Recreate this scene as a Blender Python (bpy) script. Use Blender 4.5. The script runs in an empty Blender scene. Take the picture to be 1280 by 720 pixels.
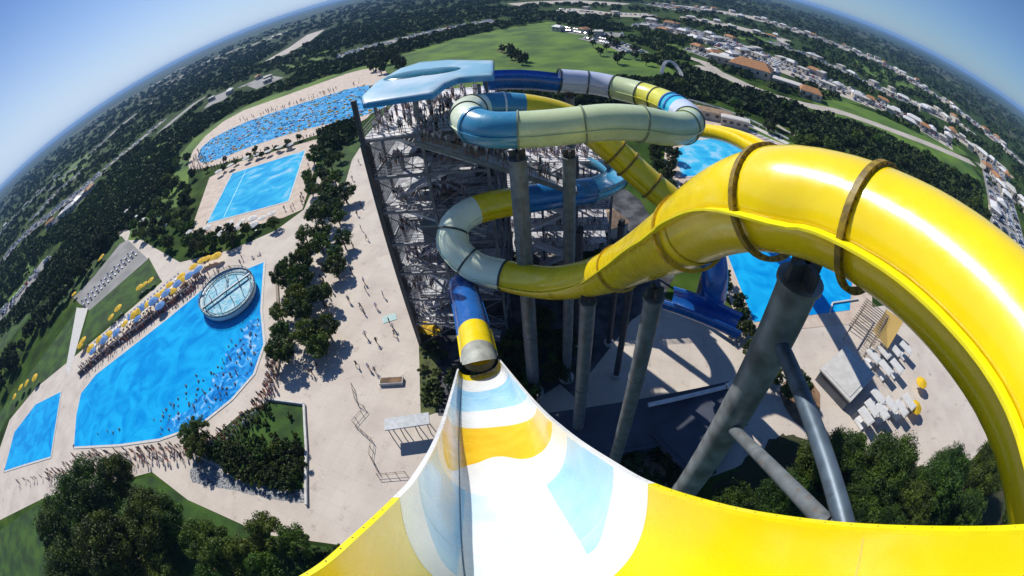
import bpy, bmesh, math, random
import numpy as np
from mathutils import Vector, Matrix
rad = math.radians
random.seed(7)
rng = np.random.default_rng(11)
S = bpy.context.scene
COL = S.collection

# ------------------------------------------------------------------ camera
H = 50.0                                   # camera height above the ground, metres
FPX = 554.0                                # equisolid focal length in 1280-px units
N = np.array([-0.07359811, 0.7423444, 0.66596404]); N /= np.linalg.norm(N)
fw = np.array([0, 0, -1.0]); hh = fw - (fw @ N) * N; hh /= np.linalg.norm(hh)
RM = np.stack([np.cross(hh, N), hh, N])    # world = RM @ camera
cd = bpy.data.cameras.new('camera'); cam = bpy.data.objects.new('camera', cd); COL.objects.link(cam)
cd.type = 'PANO'; cd.panorama_type = 'FISHEYE_EQUISOLID'
cd.sensor_fit = 'HORIZONTAL'; cd.sensor_width = 36.0
cd.fisheye_lens = FPX / 1280 * 36.0
cd.fisheye_fov = rad(190)
cd.clip_start = 0.05; cd.clip_end = 60000
m4 = Matrix([list(RM[i]) + [0] for i in range(3)] + [[0, 0, 0, 1]])
m4.translation = Vector((0, 0, H)); cam.matrix_world = m4
S.camera = cam

# ------------------------------------------------------------------ world and sun
SUN_AZ, SUN_EL = -35.0, 43.0               # degrees clockwise from +Y, elevation
S.world = bpy.data.worlds.new('World'); S.world.use_nodes = True
wn = S.world.node_tree.nodes; wl = S.world.node_tree.links
sky = wn.new('ShaderNodeTexSky'); sky.sky_type = 'NISHITA'; sky.sun_disc = False
sky.sun_elevation = rad(SUN_EL); sky.sun_rotation = rad(SUN_AZ)
sky.air_density = 1.0; sky.dust_density = 0.15; sky.ozone_density = 5.0; sky.altitude = 0
tc = wn.new('ShaderNodeTexCoord'); sx = wn.new('ShaderNodeSeparateXYZ'); wl.new(tc.outputs['Generated'], sx.inputs[0])
def wmath(op, a, b_=None, clamp=False):
    q = wn.new('ShaderNodeMath'); q.operation = op; q.use_clamp = clamp
    for i, v in enumerate((a, b_)):
        if v is None: continue
        if isinstance(v, (int, float)): q.inputs[i].default_value = v
        else: wl.new(v, q.inputs[i])
    return q.outputs[0]
tint = wn.new('ShaderNodeMixRGB'); tint.blend_type = 'MULTIPLY'; tint.inputs[0].default_value = 1; tint.inputs[2].default_value = (0.66, 0.96, 1.34, 1); wl.new(sky.outputs[0], tint.inputs[1])
# thin milky air above the horizon, thicker towards the left (west) of the view, with faint streaks
el = wmath('MAXIMUM', sx.outputs['Z'], 0.0)
veil = wmath('POWER', wmath('SUBTRACT', 1.0, el), 5.0)
left = wmath('MULTIPLY_ADD', sx.outputs['X'], -0.45, True); left.node.inputs[2].default_value = 0.58
nz = wn.new('ShaderNodeTexNoise'); nz.inputs['Scale'].default_value = 2.2; nz.inputs['Detail'].default_value = 3; wl.new(tc.outputs['Generated'], nz.inputs['Vector'])
fac = wmath('MULTIPLY', wmath('MULTIPLY', veil, left), wmath('MULTIPLY_ADD', nz.outputs['Fac'], 0.5), True)
fac.node.inputs[1].links[0].from_node.inputs[2].default_value = 0.95
fac = wmath('MINIMUM', fac, 0.92)
vm = wn.new('ShaderNodeMixRGB'); vm.inputs[2].default_value = (8.8, 10.6, 13.0, 1); wl.new(fac, vm.inputs[0]); wl.new(tint.outputs[0], vm.inputs[1])
wl.new(vm.outputs[0], wn['Background'].inputs[0]); wn['Background'].inputs[1].default_value = 0.068
sd = bpy.data.lights.new('sun', 'SUN'); sun = bpy.data.objects.new('sun', sd); COL.objects.link(sun)
sd.energy = 4.9; sd.angle = rad(0.5); sd.color = (1.0, 0.96, 0.88)
sv = Vector((math.sin(rad(SUN_AZ)) * math.cos(rad(SUN_EL)), math.cos(rad(SUN_AZ)) * math.cos(rad(SUN_EL)), math.sin(rad(SUN_EL))))
sun.rotation_euler = sv.to_track_quat('Z', 'Y').to_euler(); sun.location = (0, 0, 90)
S.view_settings.view_transform = 'Standard'; S.view_settings.look = 'None'
S.view_settings.exposure = 0.05; S.view_settings.gamma = 1.0
S.cycles.volume_bounces = 0
S.cycles.max_bounces = 6; S.cycles.caustics_reflective = False; S.cycles.caustics_refractive = False

# ------------------------------------------------------------------ placing helpers
def rays(P):
    P = np.atleast_2d(np.asarray(P, float)); x = P[:, 0] - 640; y = 360 - P[:, 1]; r = np.hypot(x, y) + 1e-9
    th = 2 * np.arcsin(np.clip(r / (2 * FPX), 0, 1))
    c = np.stack([x / r * np.sin(th), y / r * np.sin(th), -np.cos(th)], 1)
    return c @ RM.T
def G(px, py, z=0.0):                      # point of the horizontal level z seen at that place of the photo
    d = rays([(px, py)])[0]; t = (z - H) / min(d[2], -0.004)
    return Vector((d[0] * t, d[1] * t, z))
def D(px, py, dist):                       # point at a measured distance
    d = rays([(px, py)])[0]
    return Vector((d[0] * dist, d[1] * dist, H + d[2] * dist))

# ------------------------------------------------------------------ materials
MATS = {}
def mat(name, col, rough=0.6, var=0.0, scale=1.0, metal=0.0, spec=0.5, bump=0.0, bscale=None, coat=0.0, col2=None,
        trans=0.0, island=0.0, detail=4.0, lo=0.35, hi=0.65, objvar=0.0):
    if name in MATS: return MATS[name]
    m = bpy.data.materials.new(name); m.use_nodes = True; nt = m.node_tree; b = nt.nodes['Principled BSDF']
    b.inputs['Base Color'].default_value = (*col, 1); b.inputs['Roughness'].default_value = rough
    b.inputs['Metallic'].default_value = metal; b.inputs['Specular IOR Level'].default_value = spec
    b.inputs['Coat Weight'].default_value = coat; b.inputs['Coat Roughness'].default_value = 0.12
    geo = nt.nodes.new('ShaderNodeNewGeometry')
    out = None
    if var > 0 or col2 is not None:
        n = nt.nodes.new('ShaderNodeTexNoise'); n.inputs['Scale'].default_value = scale; n.inputs['Detail'].default_value = detail
        nt.links.new(geo.outputs['Position'], n.inputs['Vector'])
        r = nt.nodes.new('ShaderNodeValToRGB'); c2 = col2 if col2 is not None else tuple(c * (1 - var) for c in col)
        r.color_ramp.elements[0].position = lo; r.color_ramp.elements[0].color = (*c2, 1)
        r.color_ramp.elements[1].position = hi; r.color_ramp.elements[1].color = (*col, 1)
        nt.links.new(n.outputs['Fac'], r.inputs[0]); out = r.outputs[0]
    if island > 0 or objvar > 0:
        hsv = nt.nodes.new('ShaderNodeHueSaturation')
        if out is not None: nt.links.new(out, hsv.inputs['Color'])
        else: hsv.inputs['Color'].default_value = (*col, 1)
        oi = nt.nodes.new('ShaderNodeObjectInfo')
        mr = nt.nodes.new('ShaderNodeMapRange'); nt.links.new(geo.outputs['Random Per Island'] if island > 0 else oi.outputs['Random'], mr.inputs['Value'])
        a = island or objvar
        mr.inputs['To Min'].default_value = 1 - a; mr.inputs['To Max'].default_value = 1 + a
        nt.links.new(mr.outputs[0], hsv.inputs['Value'])
        mr2 = nt.nodes.new('ShaderNodeMapRange'); nt.links.new(oi.outputs['Random'], mr2.inputs['Value'])
        mr2.inputs['To Min'].default_value = 0.47; mr2.inputs['To Max'].default_value = 0.53
        if objvar > 0 and island > 0: nt.links.new(mr2.outputs[0], hsv.inputs['Hue'])
        out = hsv.outputs[0]
    if out is not None: nt.links.new(out, b.inputs['Base Color'])
    if bump > 0:
        bn = nt.nodes.new('ShaderNodeTexNoise'); bn.inputs['Scale'].default_value = bscale or scale * 4; bn.inputs['Detail'].default_value = 3
        nt.links.new(geo.outputs['Position'], bn.inputs['Vector'])
        bp = nt.nodes.new('ShaderNodeBump'); bp.inputs['Strength'].default_value = 1.0; bp.inputs['Distance'].default_value = bump
        nt.links.new(bn.outputs['Fac'], bp.inputs['Height']); nt.links.new(bp.outputs[0], b.inputs['Normal'])
    if trans > 0:
        t = nt.nodes.new('ShaderNodeBsdfTranslucent'); mx = nt.nodes.new('ShaderNodeMixShader'); mx.inputs[0].default_value = trans
        if out is not None: nt.links.new(out, t.inputs[0])
        else: t.inputs[0].default_value = (*col, 1)
        nt.links.new(b.outputs[0], mx.inputs[1]); nt.links.new(t.outputs[0], mx.inputs[2])
        nt.links.new(mx.outputs[0], nt.nodes['Material Output'].inputs[0])
    MATS[name] = m
    return m

YEL = mat('yellow gelcoat', (0.88, 0.665, 0.002), 0.26, col2=(0.82, 0.60, 0.002), scale=0.8, coat=0.5, spec=0.4, bump=0.006, bscale=2.0)
YELD = mat('weathered shade-brown joint', (0.30, 0.20, 0.01), 0.55, col2=(0.12, 0.075, 0.01), scale=5.0)  # mustard brown mixes aged yellow with shade painted into the joint
YEL2 = mat('trough yellow gelcoat', (0.86, 0.71, 0.002), 0.34, col2=(0.82, 0.65, 0.002), scale=0.5, coat=0.3, bump=0.004, bscale=2.5)
LIP = mat('bright yellow rim', (0.90, 0.78, 0.004), 0.4, var=0.1, scale=3.0, coat=0.3)
WHT = mat('white gelcoat', (0.84, 0.85, 0.86), 0.32, var=0.06, scale=0.9, coat=0.4, bump=0.004, bscale=2.5)
SKYB = mat('sky blue gelcoat', (0.32, 0.61, 0.85), 0.32, col2=(0.42, 0.69, 0.87), scale=0.8, coat=0.4)
PALEB = mat('glare-paled sky blue gelcoat', (0.80, 0.84, 0.87), 0.33, col2=(0.58, 0.76, 0.88), scale=0.45, coat=0.3, lo=0.3, hi=0.55)  # sun glare on the blue band, painted in as a pale centre
AMB = mat('amber yellow gelcoat', (0.85, 0.50, 0.006), 0.33, col2=(0.86, 0.58, 0.02), scale=1.0, coat=0.4)
GRN = mat('pale green gelcoat', (0.64, 0.74, 0.42), 0.34, var=0.12, scale=0.5, coat=0.4)
MINT = mat('mint gelcoat', (0.84, 0.92, 0.70), 0.34, var=0.08, scale=0.5, coat=0.4)
TEAL = mat('steel blue gelcoat', (0.06, 0.30, 0.50), 0.3, var=0.15, scale=0.6, coat=0.5)
BLUE = mat('deep blue gelcoat', (0.008, 0.11, 0.42), 0.32, var=0.2, scale=0.6, coat=0.4)
MBLUE = mat('mid blue gelcoat', (0.02, 0.20, 0.52), 0.3, var=0.2, scale=0.6, coat=0.5)
LILAC = mat('pale lilac gelcoat', (0.58, 0.63, 0.80), 0.34, var=0.1, scale=0.6, coat=0.3)
LIME = mat('lime yellow gelcoat', (0.72, 0.70, 0.08), 0.33, var=0.1, scale=0.6, coat=0.3)
CYAN = mat('cyan gelcoat', (0.04, 0.50, 0.72), 0.33, var=0.15, scale=0.6, coat=0.3)
JOINT = mat('dark joint sealant', (0.05, 0.07, 0.06), 0.6, var=0.3, scale=4)
BOLT = mat('bolt steel', (0.10, 0.09, 0.08), 0.5, var=0.3, scale=20, metal=0.6)
STEEL = mat('galvanised steel', (0.20, 0.225, 0.245), 0.5, col2=(0.12, 0.135, 0.145), scale=1.3, metal=0.25, bump=0.004, bscale=9, detail=9)
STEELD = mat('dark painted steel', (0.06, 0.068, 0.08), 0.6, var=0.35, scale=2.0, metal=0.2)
STEELB = mat('blue grey steel', (0.10, 0.14, 0.19), 0.45, var=0.35, scale=1.6, metal=0.3)
TSTEEL = mat('tower steel', (0.21, 0.22, 0.25), 0.6, var=0.45, scale=1.1, metal=0.2)
DECKM = mat('tower grating', (0.60, 0.60, 0.62), 0.8, col2=(0.26, 0.26, 0.28), scale=1.4, bump=0.01)
DECKP = mat('pale deck boards', (0.74, 0.72, 0.74), 0.75, var=0.25, scale=1.2)
PAVE = mat('pale concrete paving', (0.60, 0.53, 0.455), 0.85, col2=(0.50, 0.43, 0.37), scale=0.18, detail=9, bump=0.01, bscale=3, lo=0.3, hi=0.6)
PAVE2 = mat('pinkish pool deck', (0.60, 0.50, 0.41), 0.85, col2=(0.48, 0.37, 0.30), scale=0.35, detail=8, lo=0.3, hi=0.6)
CURB = mat('white kerb concrete', (0.62, 0.60, 0.56), 0.8, var=0.2, scale=1.5)
GRAV = mat('grey gravel', (0.36, 0.37, 0.38), 0.95, col2=(0.08, 0.085, 0.09), scale=3.5, detail=8, lo=0.42, hi=0.58, bump=0.03)
LAWN = mat('mown lawn', (0.040, 0.100, 0.006), 0.95, col2=(0.012, 0.038, 0.004), scale=0.22, detail=12, bump=0.05, bscale=3, lo=0.38, hi=0.62)
FIELD = mat('meadow', (0.11, 0.20, 0.010), 0.95, col2=(0.028, 0.08, 0.006), scale=0.05, detail=9, bump=0.05, bscale=1, lo=0.35, hi=0.65)
SOIL = mat('bare soil', (0.28, 0.16, 0.09), 0.95, col2=(0.12, 0.08, 0.045), scale=0.6, detail=8, bump=0.03)
ASPH = mat('sun bleached asphalt', (0.30, 0.29, 0.28), 0.9, col2=(0.20, 0.20, 0.19), scale=0.15, detail=8)
ROADM = mat('pale road surface', (0.48, 0.43, 0.37), 0.9, var=0.25, scale=0.1, detail=8)
BARK = mat('bark', (0.10, 0.075, 0.05), 0.95, var=0.4, scale=3, bump=0.02)
LEAF = mat('leaves', (0.070, 0.115, 0.010), 0.62, col2=(0.026, 0.050, 0.007), scale=0.4, lo=.42, hi=.6, island=0.28, objvar=0.2, trans=0.22, spec=0.3)
LEAFB = mat('fresh leaves', (0.10, 0.16, 0.014), 0.6, col2=(0.05, 0.09, 0.009), scale=0.4, lo=.42, hi=.6, island=0.28, objvar=0.2, trans=0.28, spec=0.3)
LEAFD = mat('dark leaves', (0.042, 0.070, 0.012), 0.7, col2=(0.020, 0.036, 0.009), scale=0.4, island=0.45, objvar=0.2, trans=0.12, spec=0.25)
FORM = mat('woodland leaves', (0.050, 0.082, 0.016), 0.8, col2=(0.022, 0.042, 0.012), scale=0.01, island=0.5, trans=0.1, spec=0.2)
ROOFW = mat('white sheet roof', (0.66, 0.66, 0.66), 0.6, var=0.2, scale=0.6)
ROOFT = mat('terracotta roof', (0.42, 0.20, 0.08), 0.8, var=0.35, scale=1.0)
ROOFP = mat('pale canopy', (0.58, 0.56, 0.52), 0.8, var=0.15, scale=0.8)
WALLM = mat('rendered wall', (0.50, 0.45, 0.38), 0.85, var=0.2, scale=0.4)
WALLD = mat('dark grey wall', (0.12, 0.13, 0.155), 0.8, var=0.3, scale=0.5)  # dark blue-grey with random mottling
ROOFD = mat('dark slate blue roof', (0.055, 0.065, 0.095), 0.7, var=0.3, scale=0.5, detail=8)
GLASSD = mat('dark window glass', (0.02, 0.03, 0.04), 0.12)
TIMB = mat('weathered timber', (0.36, 0.29, 0.22), 0.85, var=0.4, scale=2.0)
UMY = mat('yellow parasol fabric', (0.85, 0.55, 0.02), 0.8, var=0.12, scale=1.5, trans=0.25)
UMW = mat('white parasol fabric', (0.78, 0.77, 0.74), 0.8, var=0.1, scale=1.5, trans=0.2)
UMB = mat('blue parasol fabric', (0.10, 0.28, 0.62), 0.8, var=0.15, scale=1.5, trans=0.2)
LOUN = mat('white lounger mesh', (0.72, 0.72, 0.73), 0.7, var=0.1, scale=2)
LOUNB = mat('navy towel', (0.05, 0.07, 0.16), 0.8, var=0.2, scale=2)
PLASTIC = mat('pale aqua basin', (0.48, 0.62, 0.62), 0.3, col2=(0.66, 0.72, 0.70), scale=0.25)
SKIN = mat('skin', (0.42, 0.22, 0.14), 0.6, objvar=0.45)
HAIR = mat('hair', (0.03, 0.02, 0.015), 0.6, objvar=0.4)
CL = [mat('cloth ' + n, c, 0.85, objvar=0.25) for n, c in (('black', (0.02, 0.02, 0.025)), ('white', (0.72, 0.72, 0.74)), ('navy', (0.03, 0.05, 0.18)),
      ('red', (0.5, 0.05, 0.04)), ('grey', (0.24, 0.25, 0.28)), ('yellow', (0.75, 0.5, 0.05)), ('blue', (0.08, 0.25, 0.6)), ('lilac', (0.55, 0.50, 0.66)))]
CARM = [mat('car paint ' + n, c, 0.3, coat=0.6, objvar=0.15) for n, c in (('white', (0.75, 0.75, 0.76)), ('silver', (0.42, 0.43, 0.45)), ('dark', (0.04, 0.045, 0.055)), ('red', (0.35, 0.03, 0.03)), ('blue', (0.05, 0.12, 0.3)))]
TYRE = mat('tyre rubber', (0.02, 0.02, 0.02), 0.9)

def water(name, c1, c2, scale, rough=0.08, foam=0.0):
    m = bpy.data.materials.new(name); m.use_nodes = True; nt = m.node_tree; b = nt.nodes['Principled BSDF']
    b.inputs['Roughness'].default_value = rough; b.inputs['Specular IOR Level'].default_value = 0.25
    geo = nt.nodes.new('ShaderNodeNewGeometry')
    w = nt.nodes.new('ShaderNodeTexNoise'); w.inputs['Scale'].default_value = scale; w.inputs['Detail'].default_value = 6; w.inputs['Distortion'].default_value = 1.5
    nt.links.new(geo.outputs['Position'], w.inputs['Vector'])
    r = nt.nodes.new('ShaderNodeValToRGB'); r.color_ramp.elements[0].position = 0.35; r.color_ramp.elements[0].color = (*c2, 1)
    r.color_ramp.elements[1].position = 0.62; r.color_ramp.elements[1].color = (*c1, 1)
    if foam > 0:
        e = r.color_ramp.elements.new(0.62 + (1 - foam) * 0.2); e.color = (0.5, 0.68, 0.8, 1)
        r.color_ramp.elements[1].position = 0.55
    nt.links.new(w.outputs['Fac'], r.inputs[0]); nt.links.new(r.outputs[0], b.inputs['Base Color'])
    n = nt.nodes.new('ShaderNodeTexNoise'); n.inputs['Scale'].default_value = 1.6; n.inputs['Detail'].default_value = 4
    nt.links.new(geo.outputs['Position'], n.inputs['Vector'])
    bp = nt.nodes.new('ShaderNodeBump'); bp.inputs['Distance'].default_value = 0.03; nt.links.new(n.outputs['Fac'], bp.inputs['Height'])
    nt.links.new(bp.outputs[0], b.inputs['Normal'])
    return m
WAT = water('pool water', (0.010, 0.42, 0.80), (0.001, 0.25, 0.64), 0.16)
WATS = water('stirred pool water', (0.03, 0.34, 0.76), (0.003, 0.14, 0.46), 0.5, foam=0.3)
WATW = water('busy pool water', (0.03, 0.36, 0.68), (0.006, 0.20, 0.48), 0.35, foam=0.55)
WATL = water('light pool water', (0.05, 0.50, 0.76), (0.012, 0.34, 0.68), 0.12, foam=0.2)

def slabs(m, size, dark=0.72):
    nt = m.node_tree; b = nt.nodes['Principled BSDF']; src = b.inputs['Base Color'].links[0].from_socket
    geo = nt.nodes.new('ShaderNodeNewGeometry'); br = nt.nodes.new('ShaderNodeTexBrick'); br.inputs['Scale'].default_value = 1.0 / size; br.offset = 0.0
    br.inputs['Mortar Size'].default_value = 0.025; br.inputs['Mortar Smooth'].default_value = 0.3; br.inputs['Brick Width'].default_value = 1.0; br.inputs['Row Height'].default_value = 1.0
    br.inputs['Color1'].default_value = (1, 1, 1, 1); br.inputs['Color2'].default_value = (.965, .96, .955, 1); br.inputs['Mortar'].default_value = (dark, dark, dark, 1)
    rt = nt.nodes.new('ShaderNodeVectorRotate'); rt.rotation_type = 'Z_AXIS'; rt.inputs['Angle'].default_value = 0.35; nt.links.new(geo.outputs['Position'], rt.inputs['Vector']); nt.links.new(rt.outputs[0], br.inputs['Vector'])
    st = nt.nodes.new('ShaderNodeTexNoise'); st.inputs['Scale'].default_value = 0.45; st.inputs['Detail'].default_value = 9; st.inputs['Roughness'].default_value = .7; nt.links.new(geo.outputs['Position'], st.inputs['Vector'])
    rp_ = nt.nodes.new('ShaderNodeValToRGB'); rp_.color_ramp.elements[0].position = .30; rp_.color_ramp.elements[0].color = (.62, .60, .58, 1); rp_.color_ramp.elements[1].position = .42; rp_.color_ramp.elements[1].color = (1, 1, 1, 1); nt.links.new(st.outputs['Fac'], rp_.inputs[0])
    for c in (br.outputs['Color'], rp_.outputs[0]):
        x = nt.nodes.new('ShaderNodeMixRGB'); x.blend_type = 'MULTIPLY'; x.inputs[0].default_value = 1; nt.links.new(src, x.inputs[1]); nt.links.new(c, x.inputs[2]); src = x.outputs[0]
    nt.links.new(src, b.inputs['Base Color'])
slabs(PAVE, 2.2, .90); slabs(PAVE2, 2.0, .88)
for m in (YEL, YEL2, WHT, SKYB, PALEB, AMB, GRN, MINT, TEAL, BLUE, MBLUE, LILAC, LIME, CYAN):   # dried spray and scuffs change the gloss
    nt = m.node_tree; b = nt.nodes['Principled BSDF']; geo = nt.nodes.new('ShaderNodeNewGeometry'); n = nt.nodes.new('ShaderNodeTexNoise'); n.inputs['Scale'].default_value = 1.1; n.inputs['Detail'].default_value = 10; n.inputs['Roughness'].default_value = .65; n.inputs['Distortion'].default_value = .8
    nt.links.new(geo.outputs['Position'], n.inputs['Vector']); r = nt.nodes.new('ShaderNodeMapRange'); r.inputs['From Min'].default_value = .35; r.inputs['From Max'].default_value = .68; r.inputs['To Min'].default_value = .20; r.inputs['To Max'].default_value = .38
    nt.links.new(n.outputs['Fac'], r.inputs['Value']); nt.links.new(r.outputs[0], b.inputs['Roughness'])

# land: woodland floor, dry earth and grass mixed at several scales
def land_material():
    m = bpy.data.materials.new('open land'); m.use_nodes = True; nt = m.node_tree; b = nt.nodes['Principled BSDF']
    b.inputs['Roughness'].default_value = 0.95; b.inputs['Specular IOR Level'].default_value = 0.1
    geo = nt.nodes.new('ShaderNodeNewGeometry')
    def noise(s, d=8):
        n = nt.nodes.new('ShaderNodeTexNoise'); n.inputs['Scale'].default_value = s; n.inputs['Detail'].default_value = d
        nt.links.new(geo.outputs['Position'], n.inputs['Vector']); return n.outputs['Fac']
    def ramp(f, stops):
        r = nt.nodes.new('ShaderNodeValToRGB'); e = r.color_ramp.elements
        e[0].position, e[0].color = stops[0][0], (*stops[0][1], 1); e[1].position, e[1].color = stops[-1][0], (*stops[-1][1], 1)
        for p, c in stops[1:-1]: x = e.new(p); x.color = (*c, 1)
        nt.links.new(f, r.inputs[0]); return r.outputs[0]
    def mix(f, a, c, t='MIX'):
        x = nt.nodes.new('ShaderNodeMixRGB'); x.blend_type = t
        if isinstance(f, float): x.inputs[0].default_value = f
        else: nt.links.new(f, x.inputs[0])
        nt.links.new(a, x.inputs[1]); nt.links.new(c, x.inputs[2]); return x.outputs[0]
    near = ramp(noise(0.09, 10), [(0.3, (0.012, 0.022, 0.006)), (0.5, (0.03, 0.065, 0.008)), (0.62, (0.055, 0.10, 0.012)), (0.75, (0.10, 0.085, 0.05))])
    far = ramp(noise(0.0021, 10), [(0.35, (0.014, 0.024, 0.012)), (0.50, (0.026, 0.050, 0.012)), (0.60, (0.055, 0.095, 0.018)), (0.70, (0.17, 0.155, 0.12))])
    v = nt.nodes.new('ShaderNodeTexVoronoi'); v.inputs['Scale'].default_value = 0.0035; nt.links.new(geo.outputs['Position'], v.inputs['Vector'])
    bw = nt.nodes.new('ShaderNodeRGBToBW'); nt.links.new(v.outputs['Color'], bw.inputs[0])
    plots = ramp(bw.outputs[0], [(0.45, (0.020, 0.035, 0.016)), (0.62, (0.030, 0.05, 0.018)), (0.72, (0.05, 0.07, 0.025)), (0.8, (0.14, 0.13, 0.10))])
    far = mix(0.35, far, plots)
    ln = nt.nodes.new('ShaderNodeVectorMath'); ln.operation = 'LENGTH'; nt.links.new(geo.outputs['Position'], ln.inputs[0])
    mr = nt.nodes.new('ShaderNodeMapRange'); mr.inputs['From Min'].default_value = 200; mr.inputs['From Max'].default_value = 900
    nt.links.new(ln.outputs['Value'], mr.inputs['Value'])
    nt.links.new(mix(mr.outputs[0], near, far), b.inputs['Base Color'])
    return m
LAND = land_material()

# ------------------------------------------------------------------ object helpers
def link(o, parent=None):
    COL.objects.link(o)
    if parent is not None: o.parent = parent
    return o
def mesh_obj(name, verts, faces, mats, parent=None, smooth=False, fm=None):
    me = bpy.data.meshes.new(name); me.from_pydata([tuple(v) for v in verts], [], [tuple(f) for f in faces]); me.update()
    for m in (mats if isinstance(mats, (list, tuple)) else [mats]): me.materials.append(m)
    if fm is not None: me.polygons.foreach_set('material_index', list(fm))
    if smooth: me.polygons.foreach_set('use_smooth', [True] * len(me.polygons))
    o = bpy.data.objects.new(name, me); return link(o, parent)
def tag(o, label=None, cat=None, group=None, kind=None):
    if label: o['label'] = label
    if cat: o['category'] = cat
    if group: o['group'] = group
    if kind: o['kind'] = kind
    return o
def empty(name, loc=(0, 0, 0), rz=0.0):
    o = bpy.data.objects.new(name, None); o.location = loc; o.rotation_euler = (0, 0, rz); o.empty_display_size = 0.3; return link(o)
def copy_tree(o, parent=None):
    c = o.copy(); link(c); c.parent = parent
    for ch in list(o.children): copy_tree(ch, c)
    return c
class MB:
    def __init__(s): s.v = []; s.f = []; s.m = []; s.sm = []; s.g = []
    def mark(s): s.g.append((len(s.v), len(s.f)))
    def add(s, vs, fs, mi=0, smooth=False):
        b = len(s.v); s.v += [Vector(v) for v in vs]; s.f += [tuple(i + b for i in f) for f in fs]; s.m += [mi] * len(fs); s.sm += [smooth] * len(fs); return s
    def box(s, c, d, mi=0, rz=0.0, M=None):
        s.mark()
        hx, hy, hz = d[0] / 2, d[1] / 2, d[2] / 2
        vs = [Vector((x * hx, y * hy, z * hz)) for x in (-1, 1) for y in (-1, 1) for z in (-1, 1)]
        if rz: R = Matrix.Rotation(rz, 3, 'Z'); vs = [R @ v for v in vs]
        vs = [v + Vector(c) for v in vs]
        if M is not None: vs = [M @ v for v in vs]
        return s.add(vs, [(0, 1, 3, 2), (4, 6, 7, 5), (0, 4, 5, 1), (2, 3, 7, 6), (0, 2, 6, 4), (1, 5, 7, 3)], mi)
    def bar(s, a, b, r, n=8, mi=0, r2=None, caps=True):
        s.mark()
        a, b = Vector(a), Vector(b); d = (b - a).normalized(); r2 = r if r2 is None else r2
        u = d.orthogonal().normalized(); w = d.cross(u)
        vs = []
        for p, q in ((a, r), (b, r2)):
            for k in range(n): t = 2 * math.pi * k / n; vs.append(p + u * math.cos(t) * q + w * math.sin(t) * q)
        fs = [(k, (k + 1) % n, n + (k + 1) % n, n + k) for k in range(n)]
        s.add(vs, fs, mi, n > 5)
        if caps: s.add(vs[:n], [tuple(range(n - 1, -1, -1))], mi); s.add(vs[n:], [tuple(range(n))], mi)
        return s
    def beam(s, a, b, w, h, mi=0):
        s.mark()
        a, b = Vector(a), Vector(b); d = (b - a).normalized(); sd = d.cross(Vector((0, 0, 1)))
        if sd.length < 1e-3: sd = Vector((1, 0, 0))
        sd.normalize(); up = sd.cross(d).normalized()
        vs = [p + sd * x * w / 2 + up * z * h / 2 for p in (a, b) for x, z in ((-1, -1), (1, -1), (1, 1), (-1, 1))]
        return s.add(vs, [(0, 1, 5, 4), (1, 2, 6, 5), (2, 3, 7, 6), (3, 0, 4, 7), (3, 2, 1, 0), (4, 5, 6, 7)], mi)
    def prism(s, pts, z0, z1, mi=0, mside=None):
        n = len(pts); vs = [Vector((p[0], p[1], z0)) for p in pts] + [Vector((p[0], p[1], z1)) for p in pts]
        s.add(vs, [tuple(range(n, 2 * n))], mi); s.add(vs, [tuple(range(n - 1, -1, -1))] + [(k, (k + 1) % n, n + (k + 1) % n, n + k) for k in range(n)], mi if mside is None else mside)
        return s
    def build_each(s, name, mats, parent=None):
        for k, (v0, f0) in enumerate(s.g):
            v1, f1 = s.g[k + 1] if k + 1 < len(s.g) else (len(s.v), len(s.f)); q = MB(); q.v = s.v[v0:v1]; q.f = [tuple(i - v0 for i in f) for f in s.f[f0:f1]]; q.m = s.m[f0:f1]; q.sm = s.sm[f0:f1]; q.build(name, mats, parent)
    def build(s, name, mats, parent=None):
        me = bpy.data.meshes.new(name); me.from_pydata([tuple(v) for v in s.v], [], s.f); me.update()
        for m in (mats if isinstance(mats, (list, tuple)) else [mats]): me.materials.append(m)
        me.polygons.foreach_set('material_index', s.m); me.polygons.foreach_set('use_smooth', s.sm)
        return link(bpy.data.objects.new(name, me), parent)

def subdiv_poly(pts, step=6.0):
    out = []
    for i, a in enumerate(pts):
        b = pts[(i + 1) % len(pts)]; n = max(1, int(math.hypot(b[0] - a[0], b[1] - a[1]) / step))
        for k in range(n): out.append((a[0] + (b[0] - a[0]) * k / n, a[1] + (b[1] - a[1]) * k / n))
    return out
def smooth_poly(pts, it=1):
    for _ in range(it):
        q = []
        for i, a in enumerate(pts):
            b = pts[(i + 1) % len(pts)]; q += [(a[0] * .75 + b[0] * .25, a[1] * .75 + b[1] * .25), (a[0] * .25 + b[0] * .75, a[1] * .25 + b[1] * .75)]
        pts = q
    return pts
def wpoly(pts, soft=0, rag=0.0):
    p = smooth_poly(pts, soft) if soft else pts
    p = subdiv_poly(p)
    w = [G(x, y) for x, y in p]
    if rag:
        w = [Vector((v.x + random.uniform(-rag, rag), v.y + random.uniform(-rag, rag), 0)) for v in w]
    return w
def patch(name, pts, z, m, kind='structure', soft=0, rag=0.0, depth=0.0):
    w = wpoly(pts, soft, rag); bm = bmesh.new()
    vs = [bm.verts.new((v.x, v.y, z)) for v in w]
    f = bm.faces.new(vs); bm.normal_update()
    if f.normal.z < 0: f.normal_flip()
    bmesh.ops.triangulate(bm, faces=[f])
    me = bpy.data.meshes.new(name); bm.to_mesh(me); bm.free(); me.materials.append(m)
    return tag(link(bpy.data.objects.new(name, me)), kind=kind)
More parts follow.
